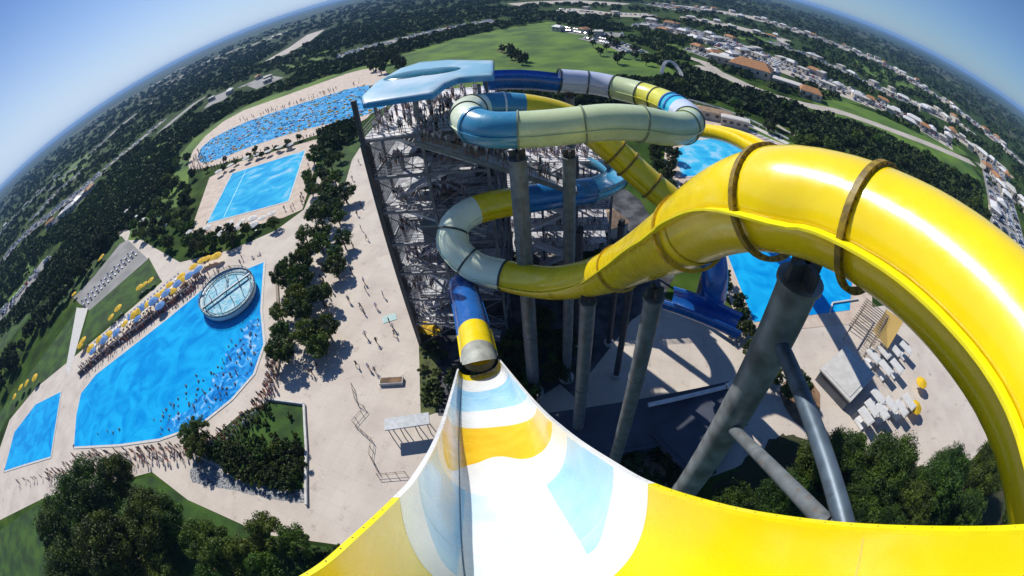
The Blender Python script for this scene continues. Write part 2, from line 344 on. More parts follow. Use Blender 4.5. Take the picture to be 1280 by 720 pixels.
def inside(P, poly):
    P = np.asarray(P, float); x, y = P[:, 0], P[:, 1]; r = np.zeros(len(P), bool); n = len(poly); j = n - 1
    for i in range(n):
        xi, yi = poly[i]; xj, yj = poly[j]
        c = ((yi > y) != (yj > y)) & (x < (xj - xi) * (y - yi) / ((yj - yi) if yj != yi else 1e-9) + xi); r ^= c; j = i
    return r
def scatter(poly, n, md, rr=random):
    """points on the ground inside an area, at least md metres apart"""
    xs = [p[0] for p in poly]; ys = [p[1] for p in poly]; out = []; tries = 0
    while len(out) < n and tries < n * 60:
        tries += 1; q = (rr.uniform(min(xs), max(xs)), rr.uniform(min(ys), max(ys)))
        if not inside([q], poly)[0]: continue
        g = G(*q)
        if all((g.x - o.x) ** 2 + (g.y - o.y) ** 2 > md * md for o in out): out.append(g)
    return out

# ================================================================== THE LAND
def disc(name, radii, m):
    vs = [(0, 0, 0)]; fs = []; n = 128
    for r in radii: vs += [(r * math.cos(2 * math.pi * k / n), r * math.sin(2 * math.pi * k / n), 0) for k in range(n)]
    fs += [(0, 1 + k, 1 + (k + 1) % n) for k in range(n)]
    for j in range(len(radii) - 1):
        a = 1 + j * n; b = a + n; fs += [(a + k, b + k, b + (k + 1) % n, a + (k + 1) % n) for k in range(n)]
    return mesh_obj(name, vs, fs, m)
tag(disc('ground', [60, 150, 400, 1000, 3000, 9000, 16000], LAND), kind='structure')

plaza = [(450, 178), (500, 178), (700, 300), (720, 420), (700, 560), (560, 690), (430, 682), (330, 668), (235, 625), (190, 590), (130, 606), (60, 620), (0, 650), (-40, 660), (-30, 600), (0, 560), (12, 525), (45, 485), (88, 450), (130, 415), (165, 385), (203, 352), (190, 335), (160, 310), (142, 292), (158, 286), (185, 305), (225, 328), (290, 312), (345, 288), (380, 262), (400, 215), (420, 180)]
patch('plaza_paving', plaza, 0.02, PAVE)
right_plaza = [(720, 330), (800, 360), (900, 400), (1010, 395), (1120, 380), (1200, 420), (1260, 520), (1215, 575), (1100, 600), (960, 570), (850, 610), (760, 640), (700, 560)]
patch('plaza_paving', right_plaza, 0.016, PAVE)
field = [(400, 128), (440, 95), (500, 68), (560, 50), (640, 34), (690, 25), (722, 38), (770, 62), (860, 92), (820, 104), (740, 100), (660, 112), (480, 125)]
patch('meadow', field, 0.05, FIELD, rag=1.5, soft=1)
patch('meadow', [(150, 300), (205, 245), (225, 185), (300, 133), (400, 98), (470, 78), (486, 92), (400, 112), (300, 144), (252, 172), (236, 210), (235, 240), (190, 300)], 0.045, FIELD, soft=1)
patch('meadow', [(1010, 120), (1060, 125), (1200, 190), (1235, 235), (1190, 215), (1100, 170), (1030, 145)], 0.05, FIELD, soft=1)
patch('meadow', [(900, 150), (960, 165), (1100, 225), (1160, 265), (1120, 240), (1000, 200), (930, 175)], 0.045, FIELD, soft=1)
for fp in ([(880, 26), (960, 42), (1000, 56), (980, 62), (900, 42)], [(1000, 96), (1060, 112), (1090, 128), (1070, 132), (1010, 112)], [(1060, 66), (1110, 88), (1150, 112), (1130, 114), (1070, 84)], [(1130, 150), (1180, 172), (1215, 196), (1195, 192), (1140, 168)],
           [(820, 52), (860, 58), (868, 68), (830, 66)], [(350, 78), (400, 62), (420, 62), (400, 76), (360, 90)], [(60, 232), (90, 205), (110, 190), (118, 196), (80, 232)], [(0, 372), (22, 345), (42, 322), (50, 326), (10, 384)], [(175, 190), (215, 158), (228, 162), (190, 200)]):
    patch('meadow', fp, 0.045, FIELD, soft=1)
lawns = [[(-20, 420), (40, 352), (120, 272), (142, 268), (140, 284), (70, 355), (0, 440)],
         [(100, 430), (112, 387), (150, 350), (186, 322), (201, 350), (165, 382), (128, 412), (96, 440)],
         [(-20, 540), (35, 470), (98, 385), (106, 388), (88, 450), (45, 485), (8, 525), (-10, 560)],
         [(-40, 690), (60, 622), (140, 606), (190, 595), (235, 625), (330, 670), (440, 690), (420, 760), (100, 800), (-80, 740)],
         [(60, 395), (90, 372), (160, 305), (152, 295), (140, 300), (60, 372)],
         [(402, 190), (415, 160), (452, 150), (453, 180), (440, 200), (430, 235), (405, 215)],
         [(-21, 539), (-20, 540), (-20, 538)]]
lawns.pop()
patch('ground_cover', [(880, 620), (915, 590), (950, 560), (985, 540), (1010, 548), (1040, 570), (1075, 566), (1110, 585), (1150, 578), (1185, 590), (1225, 575), (1265, 585), (1300, 640), (1300, 720), (900, 700)], 0.03, mat('undergrowth with painted shade', (.022, .040, .008), .95, col2=(.05, .045, .02), scale=.4, detail=9, bump=.05), soft=1, rag=.5)  # dark cover whose colour also stands in for shadow under the trees
for p in lawns: patch('lawn', p, 0.028, LAWN)
patch('path', [(86, 470), (110, 385), (98, 385), (96, 384), (82, 462)], 0.036, CURB)
patch('path', [(100, 380), (112, 388), (185, 324), (160, 300), (150, 305), (118, 345), (92, 372)], 0.034, ASPH)
wave_deck = [(232, 212), (245, 180), (290, 143), (350, 122), (400, 104), (445, 88), (478, 84), (490, 100), (470, 135), (455, 152), (430, 158), (330, 190), (250, 212)]
patch('pool_deck', wave_deck, 0.06, PAVE2, soft=1)
wave_w = [(246, 203), (252, 180), (300, 155), (350, 138), (400, 122), (450, 107), (500, 104), (490, 130), (455, 146), (400, 157), (330, 177), (262, 204)]
tag(patch('wave_pool_water', wave_w, 0.10, WATW, soft=1), kind='structure')
pool2_deck = [(238, 290), (262, 222), (300, 202), (396, 174), (402, 182), (378, 262), (355, 272), (300, 287), (262, 300)]
patch('pool_deck', pool2_deck, 0.06, PAVE2)
pool2_w = [(258, 280), (290, 217), (382, 188), (361, 252)]
patch('swimming_pool_water', pool2_w, 0.10, WATL)
main_w = [(92, 560), (95, 520), (101, 492), (120, 468), (160, 437), (210, 398), (262, 355), (331, 327), (327, 388), (331, 430), (318, 468), (290, 500), (250, 532), (200, 550), (150, 557)]
patch('lagoon_pool_water', main_w, 0.10, WAT)
patch('stirred_water', [(308, 402), (326, 396), (329, 430), (317, 466), (290, 498), (250, 530), (222, 541), (205, 535), (215, 520), (238, 515), (246, 496), (268, 490), (262, 470), (285, 462), (280, 440), (300, 430)], 0.104, WATS, soft=2, rag=.3)
small_w = [(5, 590), (18, 540), (45, 505), (77, 489), (64, 572), (30, 582)]
patch('paddling_pool_water', small_w, 0.10, WAT)
poolR = [(842, 190), (862, 176), (905, 172), (945, 186), (955, 200), (900, 218), (852, 222)]
patch('pool_deck', [(835, 150), (860, 140), (900, 150), (985, 182), (1000, 215), (900, 235), (845, 235), (830, 200)], 0.06, PAVE2)
patch('splash_pool_water', poolR, 0.10, WATL)
patch('pool_deck', [(880, 290), (1090, 290), (1090, 402), (935, 418), (925, 410)], 0.06, PAVE2)
patch('landing_pool_water', [(898, 290), (1070, 290), (1062, 388), (942, 403)], 0.10, WAT)
# garden bed beside the pool with a white kerb and grey stones
gard = [(252, 560), (275, 540), (300, 518), (335, 502), (380, 508), (382, 560), (379, 612), (345, 612), (290, 595)]
patch('garden_bed', gard, 0.05, LAWN)
patch('gravel_bed', [(238, 588), (250, 572), (290, 597), (345, 613), (379, 613), (384, 630), (340, 624), (280, 610), (240, 604)], 0.045, GRAV, rag=0.15)
patch('bare_soil', [(244, 730), (246, 690), (262, 672), (274, 700), (276, 740)], 0.06, SOIL, soft=1)
patch('bare_soil', [(970, 480), (1010, 470), (1030, 500), (1010, 540), (985, 520)], 0.05, SOIL, soft=1)
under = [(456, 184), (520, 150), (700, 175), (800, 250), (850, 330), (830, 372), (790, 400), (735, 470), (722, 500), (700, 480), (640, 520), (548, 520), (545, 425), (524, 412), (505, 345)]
patch('yard_ground', under, 0.026, mat('shade-darkened yard', (.10, .10, .11), .95, col2=(.028, .03, .034), scale=.35, detail=9, lo=.4, hi=.6, bump=.03))  # dark ground with the tower's shade painted into its colour
patch('yard_ground', [(640, 240), (700, 195), (760, 210), (745, 290), (690, 345), (655, 300)], 0.032, mat('pale service paving', (.42, .39, .35), .9, col2=(.16, .15, .14), scale=.6, detail=8))
for pl in ([(505, 92), (530, 84), (560, 80), (600, 78), (603, 81), (560, 84), (530, 89), (508, 97)], [(620, 60), (640, 66), (655, 78), (650, 80), (636, 70), (618, 64)], [(470, 112), (520, 104), (560, 96), (562, 99), (520, 108), (472, 116)]):
    patch('dry_grass', pl, 0.06, mat('dry grass', (.11, .13, .02), .95, col2=(.05, .07, .012), scale=.2, detail=8), soft=1)
# roads and built-up strips
def road(name, pts, w, z, m):
    c = [G(*p) for p in pts]; V = []
    for i, p in enumerate(c):
        a = c[max(i - 1, 0)]; b = c[min(i + 1, len(c) - 1)]; t = (b - a).normalized(); n = Vector((-t.y, t.x, 0)); ww = w if not isinstance(w, (list, tuple)) else w[i]
        V += [(p + n * ww / 2)[:2] + (z,), (p - n * ww / 2)[:2] + (z,)]
    return tag(mesh_obj(name, V, [(2 * i, 2 * i + 1, 2 * i + 3, 2 * i + 2) for i in range(len(c) - 1)], m), kind='structure')
road('road', [(868, 82), (900, 92), (935, 108), (970, 121), (1010, 132), (1050, 140), (1085, 152), (1120, 165), (1165, 182), (1216, 204)], 9, 0.07, ROADM)
road('road', [(840, 66), (880, 78), (900, 92)], 7, 0.075, ROADM)
road('road', [(860, 130), (900, 141), (940, 158), (985, 180)], 3.0, 0.08, CURB)
road('footpath', [(960, 150), (985, 165), (1010, 180)], 2.0, 0.075, ROADM)
strips = [  # pale built-up or parking strips: centre line, width in metres
    ([(800, 30), (840, 36), (880, 46), (920, 60), (960, 76), (1000, 92), (1050, 112), (1085, 125)], 30),
    ([(1085, 125), (1120, 142), (1150, 158), (1190, 182)], 20),
    ([(1236, 196), (1245, 225), (1255, 262), (1262, 300)], 16),
    ([(820, 8), (880, 12), (940, 22), (1000, 40), (1060, 62), (1110, 82)], 60),
    ([(1110, 82), (1150, 108), (1200, 140), (1240, 172), (1278, 205)], 26),
    ([(420, 72), (470, 57), (520, 45), (570, 34), (620, 26)], 16),
    ([(0, 330), (25, 300), (60, 270), (100, 240), (128, 215)], 16),
    ([(0, 395), (20, 375), (40, 350), (60, 322)], 10),
    ([(40, 275), (70, 242), (105, 212)], 12),
    ([(60, 285), (90, 262), (115, 235)], 8),
    ([(0, 292), (35, 255), (75, 218)], 14), ([(60, 240), (110, 195), (160, 150), (200, 122)], 9), ([(130, 212), (170, 180), (205, 150)], 7), ([(200, 165), (245, 128), (262, 118)], 6),
    ([(210, 105), (260, 78), (300, 60)], 30), ([(150, 130), (190, 108), (230, 84)], 30), ([(960, 52), (1010, 70), (1060, 92), (1110, 118), (1150, 138)], 10), ([(1120, 120), (1170, 142), (1215, 165)], 22), ([(1180, 160), (1225, 190), (1262, 222)], 22),
    ([(850, 22), (920, 34), (985, 52)], 26), ([(700, 12), (760, 18), (820, 20)], 30), ([(1225, 205), (1250, 232), (1285, 268)], 8),
    ([(300, 62), (340, 48), (355, 40)], 26), ([(345, 72), (375, 55), (395, 40)], 22),
    ([(700, 36), (740, 42), (780, 44)], 14), ([(735, 47), (770, 55), (795, 66)], 12), ([(640, 6), (720, 2), (780, 6)], 40),
    ([(870, 62), (905, 75), (960, 95)], 16), ([(305, 108), (320, 100), (338, 104)], 16), ([(268, 130), (280, 115)], 14)]
strips = [(p_, w_ * (1.5 if w_ < 50 else 1.2)) for p_, w_ in strips]
for pts, w in strips: road('car_park', pts, w, 0.06, ASPH if w < 30 else ROADM)

def coping(pts, soft=0, w=.55):
    q = smooth_poly(pts, soft) if soft else list(pts)
    q = subdiv_poly(q, 4); road('pool_coping', q + q[:2], w, .118, CURB)
for q_, sf in ((main_w, 0), (small_w, 0), (pool2_w, 0), (wave_w, 1), (poolR, 0)): coping(q_, sf)
for k in (1,):   # floor lines of the square pool
    f = k / 5; a_ = (258 + (361 - 258) * f, 280 + (252 - 280) * f); b_ = (290 + (382 - 290) * f, 217 + (188 - 217) * f)
    road('pool_lane_line', [(a_[0] + (b_[0] - a_[0]) * t, a_[1] + (b_[1] - a_[1]) * t) for t in (.04, .3, .6, .96)], .22, .108, mat('lane line', (.14, .56, .80), .4) if k % 2 else mat('pale lane line', (.15, .58, .82), .4))
# ================================================================== FOREGROUND TROUGH SLIDE
def catmull(P, n=8):
    out = []; P = [Vector(p) for p in P]
    for i in range(len(P) - 1):
        p0 = P[i - 1] if i else P[0] * 2 - P[1]; p1 = P[i]; p2 = P[i + 1]; p3 = P[i + 2] if i + 2 < len(P) else P[-1] * 2 - P[-2]
        for k in range(n):
            t = k / n; out.append(0.5 * ((2 * p1) + (p2 - p0) * t + (2 * p0 - 5 * p1 + 4 * p2 - p3) * t * t + (3 * p1 - p0 - 3 * p2 + p3) * t ** 3))
    out.append(P[-1]); return out
Ls = [D(574, 461, 36.6), D(562, 508, 22.5), D(548, 551, 14.9), D(524, 596, 11.3), D(500, 625, 9.5), D(452, 672, 7.9), D(395, 720, 7.0)]
Ls += [Ls[-1] + (Ls[-1] - Ls[-2]) * 1.0 + Vector((-.2, 0, .3)), Ls[-1] + (Ls[-1] - Ls[-2]) * 2.1 + Vector((-.3, 0, .8)), Ls[-1] + (Ls[-1] - Ls[-2]) * 3.3 + Vector((-.2, 0, 1.5))]
Rs = [D(622, 449, 37), D(662, 499, 22.3), D(704, 540, 14.9), D(764, 582, 11.3), D(810, 608, 9.5), D(900, 637, 7.9), D(1000, 656, 6.9), D(1150, 668, 6.1), D(1280, 668, 5.75)]
Rs += [Rs[-1] + (Rs[-1] - Rs[-2]) * 1.1]
DEP = [0.85, 1.35, 1.95, 2.4, 2.7, 3.0, 3.2, 3.4, 3.5, 3.5]
NU = 10
LR = catmull(Ls, NU); RR = catmull(Rs, NU); DR = [v.x for v in catmull([Vector((d, 0, 0)) for d in DEP], NU)]
UMAX = len(Ls) - 1
def samp(A, u):
    t = min(max(u, 0), UMAX) * NU; i = min(int(t), len(A) - 2); f = t - i
    return A[i] * (1 - f) + A[i + 1] * f
def trough(u, v, off=0.0):
    L = samp(LR, u); R = samp(RR, u); d = samp(DR, u)
    a = (samp(LR, u + .05) + samp(RR, u + .05) - samp(LR, u - .05) - samp(RR, u - .05)).normalized()
    w = (R - L); sag = w.cross(a).normalized()
    if sag.z > 0: sag = -sag
    c, s_ = math.cos(math.pi * v), math.sin(math.pi * v)
    c2 = math.copysign(abs(c) ** 0.85, c); s2 = s_ ** 0.8
    mid = (L + R) / 2
    return mid - w / 2 * c2 * (1 + off / (w.length / 2)) + sag * s2 * (d + off)
tr = empty('trough_slide', trough(0, .5)); tag(tr, 'wide open white, yellow and light blue trough slide dropping away in the foreground', 'water slide')
trb = Vector(tr.location)
def band(name, ua, ub, m, va=0.0, vb=1.0, nv=72, off=0.0, parent=None):
    """one moulded panel between the section lines ua(v) and ub(v)"""
    a = ua if callable(ua) else (lambda v: ua); b = ub if callable(ub) else (lambda v: ub)
    nv_ = max(6, int(nv * (vb - va))); nu = max(3, int(max(b(.5) - a(.5), b(va) - a(va)) * 12)); V = []; F = []
    for j in range(nu + 1):
        for k in range(nv_ + 1):
            v = va + (vb - va) * k / nv_; u = a(v) + (b(v) - a(v)) * j / nu; V.append(trough(u, v, off) - trb)
    for j in range(nu):
        for k in range(nv_): q = j * (nv_ + 1) + k; F.append((q, q + nv_ + 1, q + nv_ + 2, q + 1))
    return mesh_obj(name, V, F, m, parent or tr, smooth=True)
b0 = 0.12
def bump_(c, w): return lambda v: math.exp(-((v - c) / w) ** 2)
B = [lambda v: 0.0, lambda v: 0.15, lambda v: 0.40, lambda v: 0.92 - .20 * math.sin(math.pi * v), lambda v: 1.20 - .22 * math.sin(v * 3.14),
     lambda v: 1.68 - .12 * math.sin(math.pi * v) ** 2 + .30 * math.exp(-((v - .16) / .12) ** 2) - .12 * math.exp(-((v - .5) / .10) ** 2),
     lambda v: 2.08 + .0 * v, lambda v: 3.05, lambda v: 4.0, lambda v: float(UMAX)]
for i, (n_, m_) in enumerate([('moulded_panel', YEL2), ('moulded_panel', WHT), ('moulded_panel', SKYB), ('moulded_panel', WHT), ('moulded_panel', AMB), ('moulded_panel', WHT)]):
    band(n_, B[i], B[i + 1], m_)
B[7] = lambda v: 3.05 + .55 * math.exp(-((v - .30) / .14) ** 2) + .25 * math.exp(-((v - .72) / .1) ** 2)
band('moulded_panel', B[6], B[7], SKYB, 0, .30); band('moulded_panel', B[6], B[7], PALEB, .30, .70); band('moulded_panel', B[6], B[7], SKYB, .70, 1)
band('moulded_panel', B[7], B[8], WHT); yb = band('moulded_panel', B[8], B[9], YEL2)
# outer shell 0.1 m behind the running surface, and the rim lips
band('outer_shell', 0.0, float(UMAX), WHT, nv=40, off=0.1)
def lip(us, ue, m, side):
    V = []; F = []; n = int((ue - us) * 14)
    for j in range(n + 1):
        u = us + (ue - us) * j / n; P = samp(LR if side < 0 else RR, u); w = (samp(RR, u) - samp(LR, u)).normalized() * side
        a = (samp(RR, u + .05) - samp(RR, u - .05)).normalized(); up = w.cross(a).normalized()
        if up.z < 0: up = -up
        for x, z in ((0.0, -.02), (0.0, .06), (.16, .05), (.17, -.10), (.10, -.12)): V.append(P + w * x + up * z - trb)
    for j in range(n):
        for k in range(4): q = j * 5 + k; F.append((q, q + 5, q + 6, q + 1))
    return mesh_obj('rim', V, F, m, tr)
for sd_ in (-1, 1):
    lip(0.02, 4.0, WHT, sd_); lip(4.005, UMAX, LIP, sd_)
# lengthwise dark line down the left wall and section joint lines
def strip(path, width, m, name='joint', par=None, base=None):
    V = []; F = []
    for i, (p, t) in enumerate(path): V += [p - t * width / 2 - base, p + t * width / 2 - base]
    for i in range(len(path) - 1): F.append((2 * i, 2 * i + 2, 2 * i + 3, 2 * i + 1))
    return mesh_obj(name, V, F, m, par)
def vline(v_, u0, u1, w, m):
    path = []
    n = int((u1 - u0) * 12)
    for j in range(n + 1):
        u = u0 + (u1 - u0) * j / n; v = v_(u); p = trough(u, v, -0.006); t = (trough(u, v + .01, -.006) - trough(u, v - .01, -.006)).normalized(); path.append((p, t))
    strip(path, w, m, 'seam', tr, trb)
vline(lambda u: .17 + .045 * u, 0.1, 4.2, 0.045, mat('grey line', (0.10, 0.16, 0.22), 0.6))
for u in (6.55, 4.0, 3.05):
    path = []
    for k in range(61):
        v = .004 + .992 * k / 60; p = trough(u, v, -0.006); t = (trough(u + .02, v, -.006) - trough(u - .02, v, -.006)).normalized(); path.append((p, t))
    strip(path, 0.022, mat('cream sealant', (0.75, 0.62, 0.25), 0.5) if u > 5 else WHT, 'seam', tr, trb)

# ================================================================== TUBE SLIDES
def arclen(P):
    L = [0.0]
    for a, b in zip(P, P[1:]): L.append(L[-1] + (b - a).length)
    return L
class Tube:
    def __init__(s, name, pts, r, label, cat='water slide', group=None):
        s.P = catmull(pts, 14); s.L = arclen(s.P); s.r = r; s.T = s.L[-1]
        s.base = Vector(s.P[-1]); s.root = tag(empty(name, s.base), label, cat, group)
    def at(s, t):
        t = min(max(t, 0), s.T); i = int(np.searchsorted(s.L, t)); i = max(1, min(i, len(s.P) - 1)); f = (t - s.L[i - 1]) / max(s.L[i] - s.L[i - 1], 1e-9)
        return s.P[i - 1].lerp(s.P[i], f)
    def frame(s, t):
        e = 0.25; d = (s.at(t + e) - s.at(t - e)).normalized(); sd = d.cross(Vector((0, 0, 1))).normalized(); up = sd.cross(d).normalized()
        return s.at(t), d, sd, up
    def near(s, q):   # arc position closest to a point
        q = Vector(q); k = min(range(len(s.P)), key=lambda i: (s.P[i] - q).length); return s.L[k]
    def shell(s, t0, t1, prof, m, name, parent=None, closed=False, smooth=True, step=0.6):
        n = max(2, int((t1 - t0) / step)); V = []; F = []; w = len(prof)
        for j in range(n + 1):
            c, d, sd, up = s.frame(t0 + (t1 - t0) * j / n)
            V += [c + sd * x + up * z - s.base for x, z in prof]
        for j in range(n):
            for k in range(w if closed else w - 1): a = j * w + k; b = j * w + (k + 1) % w; F.append((a, b, b + w, a + w))
        return mesh_obj(name, V, F, m, parent or s.root, smooth=smooth)
    def section(s, t0, t1, m, fl=None, joints=(), open_top=False, lipm=None, flw=0.12, flh=0.10, bolts=False, seam=True, lo=0.965, seamw=0.12, mlow=None):
        r = s.r
        if open_top:
            prof = [(r * math.cos(a), r * math.sin(a)) for a in np.linspace(math.pi + rad(0), 2 * math.pi, 25)]
            prof = [(-r, 0.45 * r)] + prof + [(r, 0.45 * r)]
            prof2 = [(x * .94, z * .94) for x, z in prof[1:-1]]; prof = prof + [(r * .94, .45 * r)] + prof2[::-1] + [(-r * .94, .45 * r)]
            o = s.shell(t0, t1, prof, m, 'open_section', closed=True)
        else:
            prof = [(r * math.cos(a), r * math.sin(a)) for a in np.linspace(0, math.pi, 25)] + [(r * lo * math.cos(a), r * lo * math.sin(a)) for a in np.linspace(math.pi, 2 * math.pi, 25)]
            o = s.shell(t0, t1, prof, m, 'tube_section', closed=True)
            inn = [(x * .95, z * .95) for x, z in prof]; s.shell(t0, t1, inn, m, 'inner_lining', o, closed=True)
        if seam and not open_top:
            for sg in (-1, 1):
                g = sg * r; p = [(g, .04), (g + sg * seamw, .035), (g + sg * seamw, -.035), (g + sg * -.0, -.05)]
                s.shell(t0, t1, p, lipm or m, 'side_seam', o, closed=True, smooth=False)
        for t in joints:
            pr = []; n = 41; V = []; F = []; FM = []
            r1 = r + flh; h = flw / 2; w4 = 4; nn = 48
            c, d, sd, up = s.frame(t)
            for k in range(nn):
                a = 2 * math.pi * k / nn; e = sd * math.cos(a) + up * math.sin(a)
                for rr_, x in ((r - .03, -h), (r1, -h), (r1, h), (r - .03, h)): V.append(c + e * rr_ + d * x - s.base)
            for k in range(nn):
                for q in range(4):
                    a = k * 4 + q; b = k * 4 + (q + 1) % 4; a2 = ((k + 1) % nn) * 4 + q; b2 = ((k + 1) % nn) * 4 + (q + 1) % 4
                    F.append((a, a2, b2, b)); FM.append(0)
            if bolts:
                mb = MB(); nb = 36
                for k in range(nb):
                    a = 2 * math.pi * (k + .5) / nb; e = sd * math.cos(a) + up * math.sin(a); p = c + e * (r + flh * .45) - s.base
                    mb.bar(p - d * (h + .03), p + d * (h + .03), .028, 6)
                b_ = len(V); V += mb.v; F += [tuple(i + b_ for i in f) for f in mb.f]; FM += [1] * len(mb.f)
            mesh_obj('flange', V, F, [fl or JOINT, BOLT], o, fm=FM)
        return o

TR = 1.62
# --- big yellow tube sweeping past on the right and down to the middle
big = Tube('tube_slide', [D(1345, 740, 8.6), D(1338, 600, 9.0), D(1300, 485, 9.5), D(1232, 392, 10.2), D(1142, 315, 11.2), (D(1045, 266, 12.4)), D(965, 252, 13.4), D(900, 268, 16.0), D(845, 300, 20.5), D(795, 325, 28), D(750, 345, 35), D(700, 354, 40.5), D(660, 351, 43.5), D(628, 344, 45),
             D(594, 334, 45.5), D(569, 311, 46), D(567, 285, 46.5), D(588, 266, 47.5), D(620, 256, 48.5), D(655, 250, 49.5), D(700, 243, 51.5), D(745, 236, 55), D(772, 220, 61), D(757, 204, 66), D(735, 198, 71)], TR,
           'long tube slide, bright yellow beside the viewer, then mint green round a bend and blue')
P_ = lambda x, y, d: big.near(D(x, y, d))
ta = P_(900, 268, 16); tb = P_(795, 325, 28); tc = P_(700, 354, 40.5); td = P_(630, 344, 45); te = P_(594, 262, 47.7); tf = P_(648, 250, 49.3)
T0 = 0.0
j1 = P_(1092, 287, 11.8); j2 = P_(965, 252, 13.4); 
big.section(T0, ta + 2.0, YEL, YELD, [T0 + .3, j1, j2], flw=0.19, flh=0.13, bolts=True, lipm=LIP, seamw=.30, lo=.91)
big.section(ta + 2.0, tc, YEL, mat('golden joint', (.55, .36, .01), .5, col2=(.35, .22, .01), scale=3), [ta + 3.0, tb + 3.5], flw=0.2, flh=0.12, lipm=LIP, seamw=.24, lo=.93)
big.section(tc, td, YEL, JOINT, [td - .1], flw=.2, seamw=.14)
m1 = td + (te - td) * .36; m2 = td + (te - td) * .68
big.section(td, te, MINT, JOINT, [m1, m2], flw=.2, flh=.08)
big.section(te, tf, YEL, MINT, [tf - .1], flw=.3)
big.section(tf, P_(735, 237, 54), MBLUE, JOINT, [tf + 5.5])
big.section(P_(735, 237, 54), big.T, TEAL, JOINT, [P_(768, 223, 60)], open_top=True)

# --- upper loop slide
up_ = Tube('tube_slide', [D(606, 98, 57), D(655, 97, 58), D(700, 101, 59), D(740, 104, 60), D(775, 111, 59), D(812, 121, 56.5), D(842, 134, 52), D(860, 148, 47), D(856, 159, 43), D(835, 161, 40.5), D(800, 155, 38.5), D(760, 153, 37.5), D(720, 157, 37), D(680, 161, 37), D(640, 163, 37), D(610, 162, 37.5), D(588, 153, 39.5), D(584, 142, 42.5), D(600, 136, 45.5), D(630, 134, 46.5), D(665, 137, 47.5), D(700, 145, 48.5), D(735, 162, 49), D(765, 187, 49.5), D(790, 210, 50), D(815, 232, 50.5), D(842, 254, 51), D(870, 282, 51), D(890, 320, 51), D(893, 360, 52), D(885, 395, 56)], TR,
           'upper tube slide looping in pale green, blue and yellow above the tall grey columns')
Q = lambda x, y, d: up_.near(D(x, y, d))
qa = Q(700, 101, 59); qb = Q(768, 110, 59.2); qc = Q(802, 119, 57.3); qd = Q(838, 132, 52.6); qe = Q(852, 141, 49.5); qf = Q(860, 153, 45); qg = Q(648, 163, 37); qh = Q(596, 156, 38.6); qi = Q(602, 136, 45.5); qj = Q(652, 136, 47); qk = up_.near(D(878, 296, 51))
up_.section(0, qa, BLUE, JOINT, [qa - .2], open_top=True, flw=.2)
up_.section(qa, qb, LILAC, JOINT, [(qa + qb) / 2, qb], flw=.18)
up_.section(qb, qc, GRN, JOINT, [qc], flw=.18)
up_.section(qc, qd, LIME, JOINT, [(qc + qd) / 2], flw=.15)
up_.section(qd, qe, CYAN, BLUE, [qd + .3, (qd + qe) / 2], flw=.35)
up_.section(qe, qf, LILAC, JOINT, [qf - .1], flw=.15)
up_.section(qf, qg, GRN, mat('green grey joint', (.22, .26, .17), .6), [qf + 2.5, Q(800, 155, 38.5), Q(730, 156, 37), qg], flw=.14)
up_.section(qg, qh, TEAL, TEAL, [qh], flw=.3)
up_.section(qh, qi, MINT, JOINT, [qh + (qi - qh) * .3, qh + (qi - qh) * .75], flw=.12)
up_.section(qi, qj, TEAL, WHT, [(qi + qj) / 2], flw=.2)
up_.section(qj, qk, YEL, YELD, [Q(768, 190, 49.6), Q(785, 205, 49.9), Q(815, 232, 50.5), Q(842, 254, 51)], flw=.24, flh=.15)
up_.section(qk, up_.T, BLUE, JOINT, [])

# --- straight outlet tube below the trough
_e = G(577, 358, 18.2)
out = Tube('outlet_tube', [G(599, 449, 22.3), G(593, 418, 21.6), G(585, 384, 20.2), _e, _e + Vector((-.3, 1.6, -3.0)), _e + Vector((-.3, 1.9, -9.0))], TR * .88, 'steep outlet tube in yellow and deep blue continuing from the end of the trough slide')
o1 = out.near(G(597, 440, 22.2)); o2 = out.near(G(592, 413, 21.8))
out.section(0, o1 * .8, mat('worn grey gelcoat', (.42, .43, .38), .6, var=.45, scale=1.0), YELD, [])
out.section(o1 * .8, o2, YEL, YELD, [], flw=.2); out.section(o2, out.T, BLUE, JOINT, [])

c, d, sd_v, upv = out.frame(0.3); V = []; F = []; n = 24; m_ = 8
for j in range(m_ + 1):
    for k in range(n + 1):
        a = math.pi * k / n; V.append(c - out.base + (sd_v * math.cos(a) + upv * math.sin(a)) * (TR * .89) - d * (2.0 * math.sin(a) ** .7 * j / m_ + .28))
for j in range(m_):
    for k in range(n): q = j * (n + 1) + k; F.append((q, q + 1, q + n + 2, q + n + 1))
mesh_obj('mouth_hood', V, F, mat('worn grey gelcoat', (.2, .2, .2)), out.root, smooth=True)

def streaks(m, c=(.16, .09, .05)):
    nt = m.node_tree; b = nt.nodes['Principled BSDF']; src = b.inputs['Base Color'].links[0].from_socket; geo = nt.nodes.new('ShaderNodeNewGeometry')
    mp = nt.nodes.new('ShaderNodeMapping'); mp.inputs['Scale'].default_value = (2.6, 2.6, .22); nt.links.new(geo.outputs['Position'], mp.inputs[0]); n = nt.nodes.new('ShaderNodeTexNoise'); n.inputs['Scale'].default_value = 1.4; n.inputs['Detail'].default_value = 9; nt.links.new(mp.outputs[0], n.inputs[0])
    r = nt.nodes.new('ShaderNodeValToRGB'); r.color_ramp.elements[0].position = .56; r.color_ramp.elements[0].color = (0, 0, 0, 1); r.color_ramp.elements[1].position = .72; r.color_ramp.elements[1].color = (.7, .7, .7, 1); nt.links.new(n.outputs['Fac'], r.inputs[0])
    x = nt.nodes.new('ShaderNodeMixRGB'); x.inputs[2].default_value = (*c, 1); nt.links.new(r.outputs[0], x.inputs[0]); nt.links.new(src, x.inputs[1]); nt.links.new(x.outputs[0], b.inputs['Base Color'])
streaks(STEEL); streaks(STEELB, (.05, .06, .07)); streaks(STEELD)
